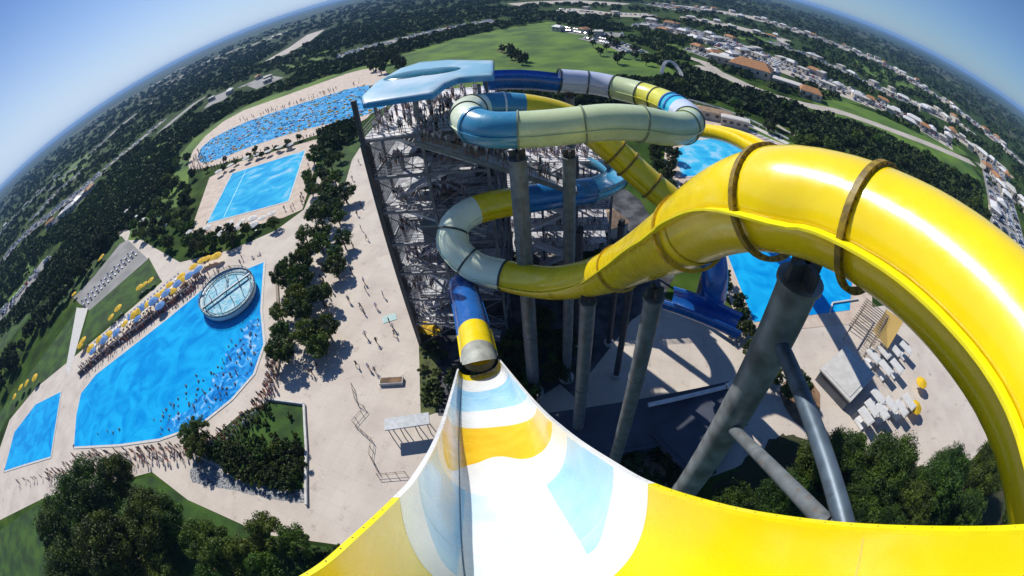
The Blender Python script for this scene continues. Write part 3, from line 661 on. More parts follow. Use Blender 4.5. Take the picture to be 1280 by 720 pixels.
# bolts along the trough rims
for A_ in (LR, RR):
    b = MB(); sg = -1 if A_ is LR else 1; u = 3.6
    while u < 8.6:
        P = samp(A_, u); w_ = (samp(RR, u) - samp(LR, u)).normalized() * sg; p = P + w_ * .10 + Vector((0, 0, .05)) - trb; b.bar(p, p + Vector((0, 0, .035)), .018, 6); u += .45 / max((samp(A_, u + .05) - samp(A_, u)).length / .05, .3)
    b.build_each('rim_bolt', BOLT, tr)
# ================================================================== SUPPORT COLUMNS
def column(x, y, ztop, r, label, m=STEEL, cap=True, nbolt=8):
    t = tag(empty('support_column', (x, y, 0)), label, 'steel column', 'steel columns under the slides')
    b = MB(); b.bar((0, 0, 0.5), (0, 0, ztop), r, 28); b.build('shaft', m, t)
    b = MB(); b.bar((0, 0, 0.06), (0, 0, .5), r * 1.7, 24); b.build('footing', CURB, t)
    b = MB(); b.bar((0, 0, ztop - .04), (0, 0, ztop + .12), r * 1.14, 24)
    for k in (12, 24):
        if k < ztop - 2: b.bar((0, 0, k - .05), (0, 0, k + .05), r * 1.07, 24)
    b.build('collar', m, t)
    if cap:
        b = MB(); b.box((0, 0, ztop + .45), (r * 1.8, .2, .75)); b.box((0, 0, ztop + .45), (.2, r * 1.8, .75)); b.build('saddle', STEELD, t)
    return t
cA = D(646, 188, 37.5); column(cA.x, cA.y, cA.z - .8, .80, 'tall grey column under the blue section of the upper loop')
cB = D(711, 182, 40); column(cB.x, cB.y, cB.z - 1.2, .62, 'tall grey column under the pale green run, just right of the tallest one')
cB2 = D(712, 112, 59); column(cB2.x, cB2.y, cB2.z - 1.2, .6, 'grey column behind the loop holding the lilac tube')
cC = D(735, 377, 37); column(cC.x, cC.y, cC.z, .68, 'slim grey column under the yellow tube nearest the trough')
cD = D(817, 373, 27.0); column(cD.x, cD.y, cD.z, .60, 'leaning looking grey column between the slim one and the thick braced one')
cE = D(1000, 352, 15.4)
bc = column(cE.x, cE.y, cE.z, .80, 'thick weathered grey column with two braces under the big yellow tube', mat('streaked galvanised steel', (0.27, 0.295, 0.31), .5, col2=(.11, .12, .125), scale=.9, detail=12, metal=.3, bump=.006, bscale=6))
base = Vector((cE.x, cE.y, 0))
b = MB(); b.bar(cE + Vector((0, 0, -2.6)) - base, D(1060, 675, 12.0) - base, .31, 20); b.build('brace', STEELB, bc)
b = MB(); b.bar(Vector((cE.x, cE.y, 32.5)) - base, D(1045, 668, 12.0) - base, .27, 20)
bp = D(1022, 657, 12.2) - base; b.bar(bp + Vector((0, 0, -.0)), D(1030, 661, 12.15) - base, .36, 20); b.build('brace', STEEL, bc)
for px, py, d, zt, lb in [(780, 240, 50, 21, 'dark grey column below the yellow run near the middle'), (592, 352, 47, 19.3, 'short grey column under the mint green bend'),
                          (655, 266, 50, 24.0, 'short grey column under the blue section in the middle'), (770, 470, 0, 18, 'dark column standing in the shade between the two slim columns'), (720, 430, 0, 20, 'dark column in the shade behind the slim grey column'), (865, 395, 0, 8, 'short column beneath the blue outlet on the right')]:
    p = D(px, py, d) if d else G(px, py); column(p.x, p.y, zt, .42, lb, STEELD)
# lattice masts beside the trough
def mast(p0, p1, w, label, m=STEELD, n=16):
    p0, p1 = Vector(p0), Vector(p1); t = tag(empty('lattice_mast', p0), label, 'lattice mast'); b = MB(); ax = (p1 - p0); dd = ax.normalized(); u = dd.cross(Vector((0, 1, 0))).normalized(); v = dd.cross(u).normalized()
    c = [(u * x + v * y) * w / 2 for x, y in ((-1, -1), (1, -1), (1, 1), (-1, 1))]
    for q in c: b.bar(q, ax + q, .07, 6)
    b.build('chord', m, t); b = MB()
    for k in range(n):
        for q in range(4):
            a_, b_ = (c[q], c[(q + 1) % 4]) if k % 2 else (c[(q + 1) % 4], c[q]); b.bar(ax * (k / n) + a_, ax * ((k + 1) / n) + b_, .035, 5)
    b.build('lacing', m, t); return t
q1 = D(566, 470, 30); mast((q1.x - .6, q1.y, .2), (q1.x - .3, q1.y, q1.z - 1.5), .8, 'dark lattice mast left of the narrow end of the trough', n=24)
q2 = D(668, 480, 30); mast((q2.x + 1.6, q2.y + .5, .2), (q2.x - .2, q2.y, q2.z - 2), .8, 'dark lattice mast right of the narrow end of the trough', n=24)

# ================================================================== STAIR TOWER
O = G(522, 410); TA = math.atan2(42.9 - 45.3, 20.0)
tw = tag(empty('stair_tower', (-14.8, 45.2, 0), TA), 'dark steel stair tower of open decks with a pale blue and white curved roof', 'tower')
NX, NY = 2, 3; bx, by = 6.8, 5.6; ztop = 33.6; lev = [4.8 * k for k in range(1, 8)]
W = NX * bx; Dp = NY * by
for i in range(NX + 1):
    for j in range(NY + 1):
        b = MB(); zt = 38.4 if j < 2 else 33.6
        b.box((i * bx, j * by, zt / 2), (.34 if (i or j) else .5, .34 if (i or j) else .5, zt)); b.build('post', STEELD if (i == 0 and j == 0) else TSTEEL, tw)
crowdV = []
for li, z in enumerate(lev):
    top = li == len(lev) - 1
    b = MB()
    for j in range(NY + 1): b.box((W / 2, j * by, z - .25), (W, .22, .35))
    for i in range(NX + 1): b.box((i * bx, Dp / 2, z - .27), (.2, Dp, .3))
    b.build('floor_beam', TSTEEL, tw)
    b = MB()
    for i in range(NX):
        for j in range(NY):
            if top: b.box((i * bx + bx / 2, j * by + by / 2, z - .02), (bx - .06, by - .06, .08))
            elif not top:
                if j == 0 and (i + li) % 2 == 1: continue
                wd = bx * (.55 if (i + li) % 2 else .92)
                b.box((i * bx + wd / 2 + .1, j * by + by * .5, z - .02), (wd, by * (.9 if j else .55), .08))
    b.build('deck_floor', DECKP if top else DECKM, tw)
    b = MB()
    for y_ in ([0, Dp] if not top else [0, Dp]):
        for hgt in (.35, .7, 1.1): b.box((W / 2, y_, z + hgt), (W, .05, .05))
        for k in range(int(W / 1.3) + 1): b.box((k * 1.3, y_, z + .57), (.05, .05, 1.06))
    for x_ in (0, W):
        for hgt in (.35, .7, 1.1): b.box((x_, Dp / 2, z + hgt), (.05, Dp, .05))
    b.build('railing', TSTEEL if not top else STEEL, tw)
    if li and not top or li == 0:
        x0 = bx * (1 if li % 2 else 3); s_ = 1 if li % 2 else -1
        pass
# stair flights zigzagging in the front bay
for k in range(len(lev)):
    za = lev[k - 1] if k else 0.0; zb = lev[k]; b = MB(); n = 24
    xa, xb = (bx * .25, bx * 1.8) if k % 2 else (bx * 1.8, bx * .25); yy = 1.5 + 2.4 * (k % 2) + (.5 if k == 6 else 0)
    for q in range(n):
        f = (q + .5) / n; b.box((xa + (xb - xa) * f, yy, za + (zb - za) * (q + 1) / n - .04), (abs(xb - xa) / n + .05, 1.9, .06))
    for sy in (-1, 1):
        b.beam((xa, yy + sy * 1.0, za + .1), (xb, yy + sy * 1.0, zb + .05), .07, .35)
        b.beam((xa, yy + sy * 1.0, za + 1.1), (xb, yy + sy * 1.0, zb + 1.1), .05, .06)
    b.build('stair_flight', DECKP, tw)
# diagonal bracing
b = MB()
for li in range(7):
    z0 = 4.8 * li
    for x0 in (0, bx):
        b.beam((x0, -.02, z0), (x0 + bx, -.02, z0 + 4.5), .09, .09); b.beam((x0 + bx, -.08, z0), (x0, -.08, z0 + 4.5), .09, .09)
    b.beam((-.02, 0, z0), (-.02, by, z0 + 4.5), .09, .09); b.beam((-.02, Dp, z0), (-.02, by, z0 + 4.5), .09, .09)
b.build('bracing', TSTEEL, tw)
# queue ramp leaving the top deck to the right and down
b = MB()
ra, rb = Vector((bx * 1.0, -1.25, 33.5)), Vector((bx * 3.4, -.3, 26.0))
b.beam(ra, rb, 2.2, .12); b.build('queue_ramp', DECKP, tw)
b = MB()
for sy in (-1.1, 1.1):
    b.beam(ra + Vector((0, sy, -.1)), rb + Vector((0, sy, -.1)), .15, .5); b.beam(ra + Vector((0, sy, 1.1)), rb + Vector((0, sy, 1.1)), .07, .07)
    for k in range(16): p = ra.lerp(rb, k / 15) + Vector((0, sy, 0)); b.box(p + Vector((0, 0, .55)), (.05, .05, 1.1))
b.build('ramp_railing', STEEL, tw)
# solid grey block of lockers / control cabin inside
b = MB(); b.box((bx * 1.1, by * .35, 21.6), (6.0, 4.4, .18)); b.build('cabin_roof', mat('grey green roof', (.24, .27, .26), .7, var=.2, scale=.8), tw)
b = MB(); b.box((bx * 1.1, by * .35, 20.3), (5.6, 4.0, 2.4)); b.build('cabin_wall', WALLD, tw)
b = MB(); b.box((W / 2, Dp + .12, 16.2), (W, .1, 32)); b.build('shade_backing', mat('dark shade sheet', (.045, .048, .055), .8, var=.4, scale=.8), tw)  # added dark sheet standing in for the deep shade between the decks
b = MB(); b.box((-.32, 1.1, 16.6), (.12, 2.6, 33)); b.build('side_screen', mat('grey cladding', (.09, .095, .105), .7, var=.4, scale=.7), tw)
# lower stair block behind, half hidden by the slides
t2 = tag(empty('stair_block', (0.6, 60.5, 0), TA), 'lower dark steel stair block behind the stair tower', 'tower')
b = MB()
for i in range(4):
    for j in range(2): b.box((i * 5.5, j * 7, 11), (.4, .4, 22))
b.build_each('post', TSTEEL, t2)
for k in range(1, 6):
    z = 4.2 * k; b = MB(); b.box((8.25, 3.5, z), (16.6, 7.1, .22)); b.build('deck_floor', DECKM if k < 5 else DECKP, t2)
    b = MB()
    for y_ in (-.1, 7.1):
        for hgt in (.4, .8, 1.15): b.box((8.25, y_, z + hgt), (16.6, .06, .06))
        for q in range(13): b.box((.1 + q * 1.35, y_, z + .6), (.06, .06, 1.15))
    b.build('railing', TSTEEL, t2)
    b = MB(); xa, xb = (1, 9) if k % 2 else (9, 1)
    for q in range(22): b.box((xa + (xb - xa) * (q + .5) / 22, -1.2, z - 4.2 + 4.2 * (q + 1) / 22), (.42, 1.8, .07))
    b.beam((xa, -2.1, z - 4.0), (xb, -2.1, z + .2), .08, .4); b.build('stair_flight', DECKP, t2)
# roof shell, curved, with a blue fascia and a dark oval skylight
def roof_shell():
    outl = [(452, 122), (470, 104), (500, 87), (525, 79), (560, 76), (617, 77), (617, 96), (575, 99), (556, 106), (541, 118), (500, 124), (454, 131)]
    pts = subdiv_poly(outl, 5); W_ = [G(x, y, 39.2) for x, y in pts]; c = sum(W_, Vector()) / len(W_); iw = tw.matrix_world.inverted() if False else Matrix.Rotation(-TA, 4, 'Z') @ Matrix.Translation(-Vector(tw.location))
    V = []; F = []; n = len(W_); rings = [(1.0, 0.0), (.99, .14), (.95, .24), (.75, .32), (.45, .38), (.15, .4)]
    for s_, z in rings: V += [iw @ (c + (w - c) * s_ + Vector((0, 0, z))) for w in W_]
    for j in range(len(rings) - 1):
        for k in range(n): a = j * n + k; b_ = j * n + (k + 1) % n; F.append((a, b_, b_ + n, a + n))
    F.append(tuple(range((len(rings) - 1) * n, len(rings) * n)))
    mesh_obj('roof_shell', V, F, mat('pale blue white roof shell', (.60, .72, .78), .35, col2=(.25, .50, .62), scale=.16, coat=.4, lo=.4, hi=.6), tw, smooth=True)
    V = []; F = []
    for s_, z in ((1.008, .06), (1.008, -.42), (.97, -.42)): V += [iw @ (c + (w - c) * s_ + Vector((0, 0, z))) for w in W_]
    for j in range(2):
        for k in range(n): a = j * n + k; b_ = j * n + (k + 1) % n; F.append((a, b_, b_ + n, a + n))
    mesh_obj('fascia', V, F, mat('blue fascia', (.03, .26, .56), .35, var=.2, scale=1, coat=.4), tw)
    # skylight dome
    for (px, py, a_, b_) in ((518, 93, 3.6, 1.9), (543, 90, 3.0, 1.8)):
        cc = iw @ G(px, py, 39.5); V = []; F = []; n = 28
        for j in range(5):
            ph = j / 5 * math.pi / 2
            V += [cc + Vector((a_ * math.cos(ph) * math.cos(t), b_ * math.cos(ph) * math.sin(t), 0.3 * math.sin(ph))) for t in np.linspace(0, 2 * math.pi, n, False)]
        for j in range(4):
            for k in range(n): a = j * n + k; b2 = j * n + (k + 1) % n; F.append((a, b2, b2 + n, a + n))
        F.append(tuple(range(4 * n, 5 * n))); mesh_obj('skylight', V, F, mat('dark teal skylight', (.01, .09, .12), .15, col2=(.03, .16, .2), scale=.5), tw, smooth=True)
    b = MB()
    for px in (562, 580, 600): p = iw @ G(px, 88, 38.6); b.box((p.x, p.y, 38.6), (2.4, .8, .15))
    b.build('roof_louvre', WHT, tw)
roof_shell()

# ================================================================== TREES
def crown_mesh(name, R, Hc, nclump, nleaf, leaf, seed, mats, squash=.8, conic=False):
    r = np.random.default_rng(seed); C = []
    for _ in range(nclump):
        while True:
            p = r.uniform(-1, 1, 3)
            if 0.25 < np.linalg.norm(p) < 1: break
        if conic: k = (1 - (p[2] + 1) / 2) * 1.0 + .18; p[:2] *= k
        C.append((p * np.array([R * .92, R * .92, Hc / 2 * .92]), R * r.uniform(.13, .33)))
    V = []; 
    for c, cr in C:
        k = nleaf // nclump; d = r.normal(size=(k, 3)); d /= np.linalg.norm(d, axis=1)[:, None]; rr_ = cr * r.uniform(.55, 1.12, k)[:, None]
        P = c + d * rr_ * np.array([1, 1, squash]); nrm = d + r.normal(size=(k, 3)) * .55; nrm /= np.linalg.norm(nrm, axis=1)[:, None]
        t = np.cross(nrm, r.normal(size=(k, 3))); t /= np.linalg.norm(t, axis=1)[:, None]; bt = np.cross(nrm, t); s = leaf * r.uniform(.6, 1.35, k)[:, None]
        q = np.stack([P - t * s * .5, P + bt * s * .32, P + t * s * .5, P - bt * s * .32], 1); V.append(q.reshape(-1, 3))
    V = np.concatenate(V); n = len(V) // 4
    me = bpy.data.meshes.new(name); me.vertices.add(len(V)); me.vertices.foreach_set('co', V.ravel()); me.loops.add(4 * n); me.polygons.add(n)
    me.loops.foreach_set('vertex_index', np.arange(4 * n)); me.polygons.foreach_set('loop_start', np.arange(n) * 4); me.polygons.foreach_set('loop_total', np.full(n, 4))
    me.update(); me.validate()
    for m in mats: me.materials.append(m)
    return me
def trunk_mesh(Ht, r0, R, Hc, seed):
    rr_ = random.Random(seed); b = MB(); top = Ht + Hc * .55
    b.bar((0, 0, 0), (rr_.uniform(-.1, .1), rr_.uniform(-.1, .1), Ht), r0, 9, r2=r0 * .75); b.bar((0, 0, Ht - .05), (0, 0, top), r0 * .72, 8, r2=r0 * .25)
    for k in range(8):
        a = k * 2.4 + rr_.random(); z = Ht + Hc * rr_.uniform(-.05, .3); L = R * rr_.uniform(.55, .85); b.bar((0, 0, z), (L * math.cos(a), L * math.sin(a), z + L * rr_.uniform(.3, .8)), r0 * .38, 6, r2=r0 * .1)
    o = b.build('trunk', BARK); me = o.data; bpy.data.objects.remove(o); return me
TREE = {}
def tree_kind(key, R, Ht, Hc, nclump, nleaf, leaf, lm, seed, conic=False):
    TREE[key] = (crown_mesh('crown', R, Hc, nclump, nleaf, leaf, seed, [lm], conic=conic), trunk_mesh(Ht, R * .07 + .06, R, Hc, seed), Ht + Hc * .42)
tree_kind('bigA', 6.4, 3.4, 9.5, 130, 34000, .34, LEAF, 1); tree_kind('bigB', 5.6, 3.0, 10.5, 110, 30000, .34, LEAF, 2)
tree_kind('brtA', 3.3, 2.0, 6.0, 46, 9000, .30, LEAFB, 3); tree_kind('brtB', 2.8, 1.8, 5.4, 40, 7500, .28, LEAFB, 4)
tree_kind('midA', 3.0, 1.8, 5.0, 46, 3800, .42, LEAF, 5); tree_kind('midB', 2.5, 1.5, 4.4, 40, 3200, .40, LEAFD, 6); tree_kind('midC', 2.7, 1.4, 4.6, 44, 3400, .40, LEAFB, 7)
tree_kind('farA', 2.9, 1.6, 5.0, 24, 1000, .75, LEAFD, 8); tree_kind('farB', 2.4, 1.2, 4.4, 20, 900, .75, LEAF, 9)
tree_kind('shrub', 1.0, .15, 1.7, 18, 1300, .22, LEAF, 10); tree_kind('shrubB', .8, .12, 1.4, 16, 1100, .22, LEAFB, 12)
ntree = 0
def tree(p, key, label, group, s=1.0, cat='tree', name=None):
    global ntree
    ntree += 1; cm, tm, zc = TREE[key]
    o = tag(empty(name or ('shrub' if 'shrub' in key else 'tree'), (p.x, p.y, 0.0), random.uniform(0, 6.28)), label, cat, group); o.scale = (s * random.uniform(.9, 1.1), s * random.uniform(.9, 1.1), s * random.uniform(.88, 1.12))
    c = bpy.data.objects.new('crown', cm); c.location = (0, 0, zc); link(c, o); link(bpy.data.objects.new('trunk', tm), o)
    return o
# large trees lower left
for px, py, k, s, lb in [(150, 640, 'bigA', 1.15, 'large dark tree on the lawn below the big pool'), (185, 700, 'bigB', 1.1, 'large dark tree nearest the lower left corner'), (105, 668, 'bigB', 1.0, 'large dark tree at the left edge of the group by the pool'),
                         (218, 660, 'bigA', .85, 'dark tree beside the shorter bright trees at lower left'), (120, 720, 'bigA', 1.0, 'large dark tree at the very bottom on the left'), (168, 600, 'bigB', .72, 'small dark tree reaching up to the pool edge')]:
    tree(G(px, py + 14), k, lb, None, s)
for px, py, k, s, lb in [(235, 655, 'brtA', 1.05, 'bright green tree beside the gravel bed'), (268, 678, 'brtB', 1.1, 'bright green tree above the bare soil'), (300, 690, 'brtA', 1.0, 'bright green tree in the middle of the lower row'), (325, 700, 'brtB', 1.1, 'loose bright tree second from the right of the lower row'),
                         (350, 672, 'brtB', 1.0, 'slim bright tree in front of the paving'), (383, 680, 'brtB', .85, 'small palm-like bright tree at the right end of the lower row'), (352, 715, 'brtA', .9, 'bright tree at the bottom edge near the yellow rim'), (290, 730, 'brtA', 1., 'bright tree at the bottom edge beside the bare soil'), (230, 725, 'brtA', 1.0, 'bright tree at the bottom edge beside the dark trees')]:
    tree(G(px, py + 10), k, lb, 'bright trees in a row at the lower left', s)
# low hedge left of the yellow rim
for i, p in enumerate(scatter([(385, 695), (430, 684), (450, 690), (440, 730), (390, 730)], 10, 1.2)): tree(p, 'shrub', 'low dark shrub between the paving and the yellow rim', 'low shrubs beside the yellow rim', 1.1, 'shrub')
# shrubs of the garden bed: dense along the lower half
for p in scatter([(262, 566), (300, 552), (378, 562), (379, 610), (345, 610), (290, 594)], 46, .9): tree(p, 'shrub', 'dark shrub massed in the walled garden bed beside the pool', 'shrubs massed in the garden bed', 1.25, 'shrub')
for p in scatter([(290, 532), (330, 508), (378, 512), (378, 556), (300, 548)], 10, 1.6): tree(p, 'shrubB', 'small bright shrub at the grassy end of the garden bed', 'bright shrubs in the garden bed', .8, 'shrub')
for px, py in ((256, 572), (247, 556), (262, 548)): tree(G(px, py), 'brtB', 'thin tree at the pointed corner of the garden bed', 'thin trees at the corner of the garden bed', .75)
# belt of trees between pool and plaza
belt = [(392, 190), (425, 200), (440, 250), (438, 295), (428, 330), (420, 380), (424, 425), (392, 462), (355, 455), (350, 400), (360, 350), (375, 300), (380, 265)]
for p in scatter(belt, 36, 3.8): tree(p, random.choice(['midA', 'midC', 'midC', 'midA']), 'bushy green tree in the belt between the big pool and the plaza', 'trees in the belt beside the plaza', random.uniform(.7, 1.05))
for p in scatter([(165, 300), (200, 248), (240, 225), (246, 290), (300, 298), (350, 282), (370, 270), (350, 285), (290, 308), (228, 326), (190, 305)], 42, 3.2): tree(p, random.choice(['midA', 'midB', 'midC']), 'green tree between the square pool and the path junction', 'trees around the square pool', random.uniform(.6, .95))
for p in scatter([(150, 270), (205, 235), (230, 190), (250, 215), (236, 262), (200, 250), (170, 290), (150, 288)], 14, 4): tree(p, random.choice(['midB', 'midC']), 'green tree in the grove left of the square pool', 'trees in the grove left of the pools', random.uniform(.8, 1.1))
for p in scatter([(-10, 480), (30, 430), (80, 360), (138, 290), (152, 300), (100, 358), (50, 420), (0, 500)], 38, 2.0): tree(p, 'midB', 'dark tree in the long row between the two lawn strips at left', 'dark trees in the row along the left lawns', random.uniform(.9, 1.25))
for p in scatter([(250, 212), (330, 188), (400, 168), (452, 155), (452, 162), (400, 178), (300, 206), (262, 224)], 16, 2.5): tree(p, random.choice(['midA', 'midB']), 'small tree in the hedge line between the wave pool and the square pool', 'trees between the wave pool and the square pool', random.uniform(.45, .6))
# right side
for px, py, k, s, lb in [(1000, 605, 'bigB', .72, 'dark tree behind the thick column braces'), (1080, 612, 'bigA', .82, 'large round tree below the white loungers'), (1135, 640, 'bigB', .8, 'tree in front of the large round one at lower right'), (1205, 615, 'bigA', .86, 'large tree under the sweep of the yellow tube'), (1175, 662, 'bigB', .75, 'tree at the bottom right above the yellow rim'), (1045, 645, 'bigA', .7, 'dark tree between the two braces'),
                         (960, 640, 'bigB', .62, 'dark tree right of the thick column base'), (900, 650, 'bigB', .6, 'dark tree close to the trough rim under the thick column'), (1250, 655, 'bigB', .85, 'tree at the right edge inside the yellow curve'), (1105, 655, 'bigB', .8, 'tree just above the yellow rim below the white cabanas'), (1160, 610, 'bigB', .7, 'narrow tree between the round tree and the tube sweep'), (1000, 655, 'bigA', .6, 'low dark tree beside the foot of the lower brace'), (1075, 660, 'bigA', .6, 'low tree hugging the yellow rim right of the braces'), (1035, 590, 'bigB', .68, 'dark tree seen just right of the upper brace'), (985, 500, 'midA', .8, 'small tree with dry ground around it beside the thick column')]:
    tree(G(px, py), k, lb, None, s)
for p in scatter([(880, 395), (900, 345), (930, 400), (965, 480), (940, 470), (900, 400)], 12, 2.5): tree(p, 'midB', 'small dark tree between the blue outlet and the landing pool', 'trees beside the landing pool', .6)
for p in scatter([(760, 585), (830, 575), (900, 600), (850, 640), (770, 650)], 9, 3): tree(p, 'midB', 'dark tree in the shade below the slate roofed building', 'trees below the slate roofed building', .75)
for p in scatter([(815, 170), (845, 165), (845, 225), (870, 236), (860, 262), (820, 232)], 12, 3): tree(p, 'midB', 'dark tree between the yellow run and the splash pool', 'trees beside the splash pool', .75)
wood = [(1000, 195), (1100, 235), (1150, 262), (1250, 300), (1262, 330), (1235, 290), (1225, 240), (1170, 205), (1080, 172), (1000, 145), (940, 130), (890, 118), (850, 100), (780, 105), (820, 122), (870, 130), (930, 155)]
for p in scatter(wood, 48, 5.5): tree(p, random.choice(['farA', 'farB', 'midC', 'midB']), 'green tree in the wood between the pale road and the park fence', 'trees in the wood beyond the right hand fence', random.uniform(.85, 1.25))
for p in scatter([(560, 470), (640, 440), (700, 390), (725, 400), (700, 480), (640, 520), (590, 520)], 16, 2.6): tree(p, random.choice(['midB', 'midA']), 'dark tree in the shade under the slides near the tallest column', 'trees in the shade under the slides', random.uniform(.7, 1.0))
for p in scatter([(655, 300), (700, 345), (745, 300), (780, 330), (730, 380), (660, 400), (600, 400)], 11, 2.8): tree(p, random.choice(['midB', 'midA']), 'dark tree in the yard between the tower and the columns', 'trees in the yard behind the columns', random.uniform(.6, .85))
# hedges behind tower
for p in scatter([(460, 150), (560, 128), (700, 118), (800, 135), (790, 150), (560, 150)], 10, 4): tree(p, random.choice(['midB', 'midA']), 'green tree standing behind the stair tower', 'trees behind the stair tower', random.uniform(.7, .9))
for p in scatter([(618, 58), (640, 64), (660, 80), (652, 84), (632, 70)], 9, 4): tree(p, 'farA', 'tree on the hedge line crossing the meadow', 'trees on the hedge line crossing the meadow', .9)
for p in scatter([(690, 26), (715, 24), (790, 66), (850, 88), (800, 90), (740, 72)], 14, 5): tree(p, random.choice(['farA', 'farB']), 'tree in the copse at the right end of the meadow', 'trees in the copse by the meadow', 1.0)
for p in scatter([(438, 85), (470, 72), (512, 78), (508, 92), (470, 95)], 10, 5): tree(p, 'farA', 'dark tree at the edge of the meadow beyond the wave pool', 'trees at the meadow edge', 1.2)
print('TREES', ntree)

# far-off woodland: one mass
def forest():
    clear = [field, wave_deck, pool2_deck, plaza, right_plaza, [(0, 420), (160, 290), (205, 245), (225, 185), (300, 133), (400, 98), (470, 78), (486, 92), (400, 160), (430, 260), (380, 480), (0, 720)],
             [(1010, 120), (1060, 125), (1200, 190), (1235, 235), (1190, 215), (1100, 170), (1030, 145)], [(440, 720), (440, 125), (860, 130), (1000, 210), (1280, 470), (1280, 720)], [(820, 125), (900, 125), (990, 160), (1020, 230), (900, 420), (820, 250)]]
    P = rng.uniform([-60, -20], [1340, 420], (70000, 2))
    ok = np.ones(len(P), bool)
    for c in clear: ok &= ~inside(P, c)
    Dn = rays(P); ok &= (Dn[:, 2] < -0.022)
    P = P[ok]; Dn = Dn[ok]; t = -H / Dn[:, 2]; X = Dn[:, 0] * t; Y = Dn[:, 1] * t; dist = np.hypot(X, Y)
    k2 = (dist > 120) & (rng.random(len(P)) < np.clip(1.15 - 0.65 * ((X > 110) & (dist < 900) & (dist > 190)), 0, 1)); X, Y, dist = X[k2], Y[k2], dist[k2]
    keep = np.ones(len(X), bool)
    for pts, w in strips + [([(868, 82), (935, 108), (1010, 132), (1085, 152), (1165, 182), (1216, 204)], 12)]:
        c = [G(*p) for p in pts]
        for a, b_ in zip(c, c[1:]):
            ab = np.array([b_.x - a.x, b_.y - a.y]); L2 = ab @ ab; u = np.clip(((X - a.x) * ab[0] + (Y - a.y) * ab[1]) / L2, 0, 1); dd = np.hypot(X - a.x - u * ab[0], Y - a.y - u * ab[1]); keep &= (dd > w / 2 + 2.0 + dist * .02) | (rng.random(len(X)) < .015)
    X, Y, dist = X[keep], Y[keep], dist[keep]; n = len(X); print('FOREST', n)
    R = np.clip(1.9 + dist * .0036, 2.1, 7.0) * rng.uniform(.7, 1.3, n); nl = 24; R = np.where((X < -140) & (Y < 420), R * .72, R)
    d = rng.normal(size=(n, nl, 3)); d /= np.linalg.norm(d, axis=2)[..., None]; d[..., 2] = np.abs(d[..., 2]) * .8 - .25
    c = np.stack([X, Y, R * .55], 1)[:, None, :]; Pp = c + d * R[:, None, None] * rng.uniform(.7, 1.05, (n, nl, 1)) * np.array([1, 1, .75])
    nrm = d + rng.normal(size=d.shape) * .45; nrm /= np.linalg.norm(nrm, axis=2)[..., None]
    t_ = np.cross(nrm, rng.normal(size=d.shape)); t_ /= np.linalg.norm(t_, axis=2)[..., None]; bt = np.cross(nrm, t_); s = (R * .42)[:, None, None] * rng.uniform(.7, 1.3, (n, nl, 1))
    V = np.stack([Pp - t_ * s, Pp + bt * s * .7, Pp + t_ * s, Pp - bt * s * .7], 2).reshape(-1, 3); m = len(V) // 4
    me = bpy.data.meshes.new('woodland'); me.vertices.add(len(V)); me.vertices.foreach_set('co', V.ravel()); me.loops.add(4 * m); me.polygons.add(m)
    me.loops.foreach_set('vertex_index', np.arange(4 * m)); me.polygons.foreach_set('loop_start', np.arange(m) * 4); me.polygons.foreach_set('loop_total', np.full(m, 4)); me.update(); me.materials.append(FORM)
    tag(link(bpy.data.objects.new('woodland', me)), 'dark woodland spreading to the horizon', kind='stuff')
forest()

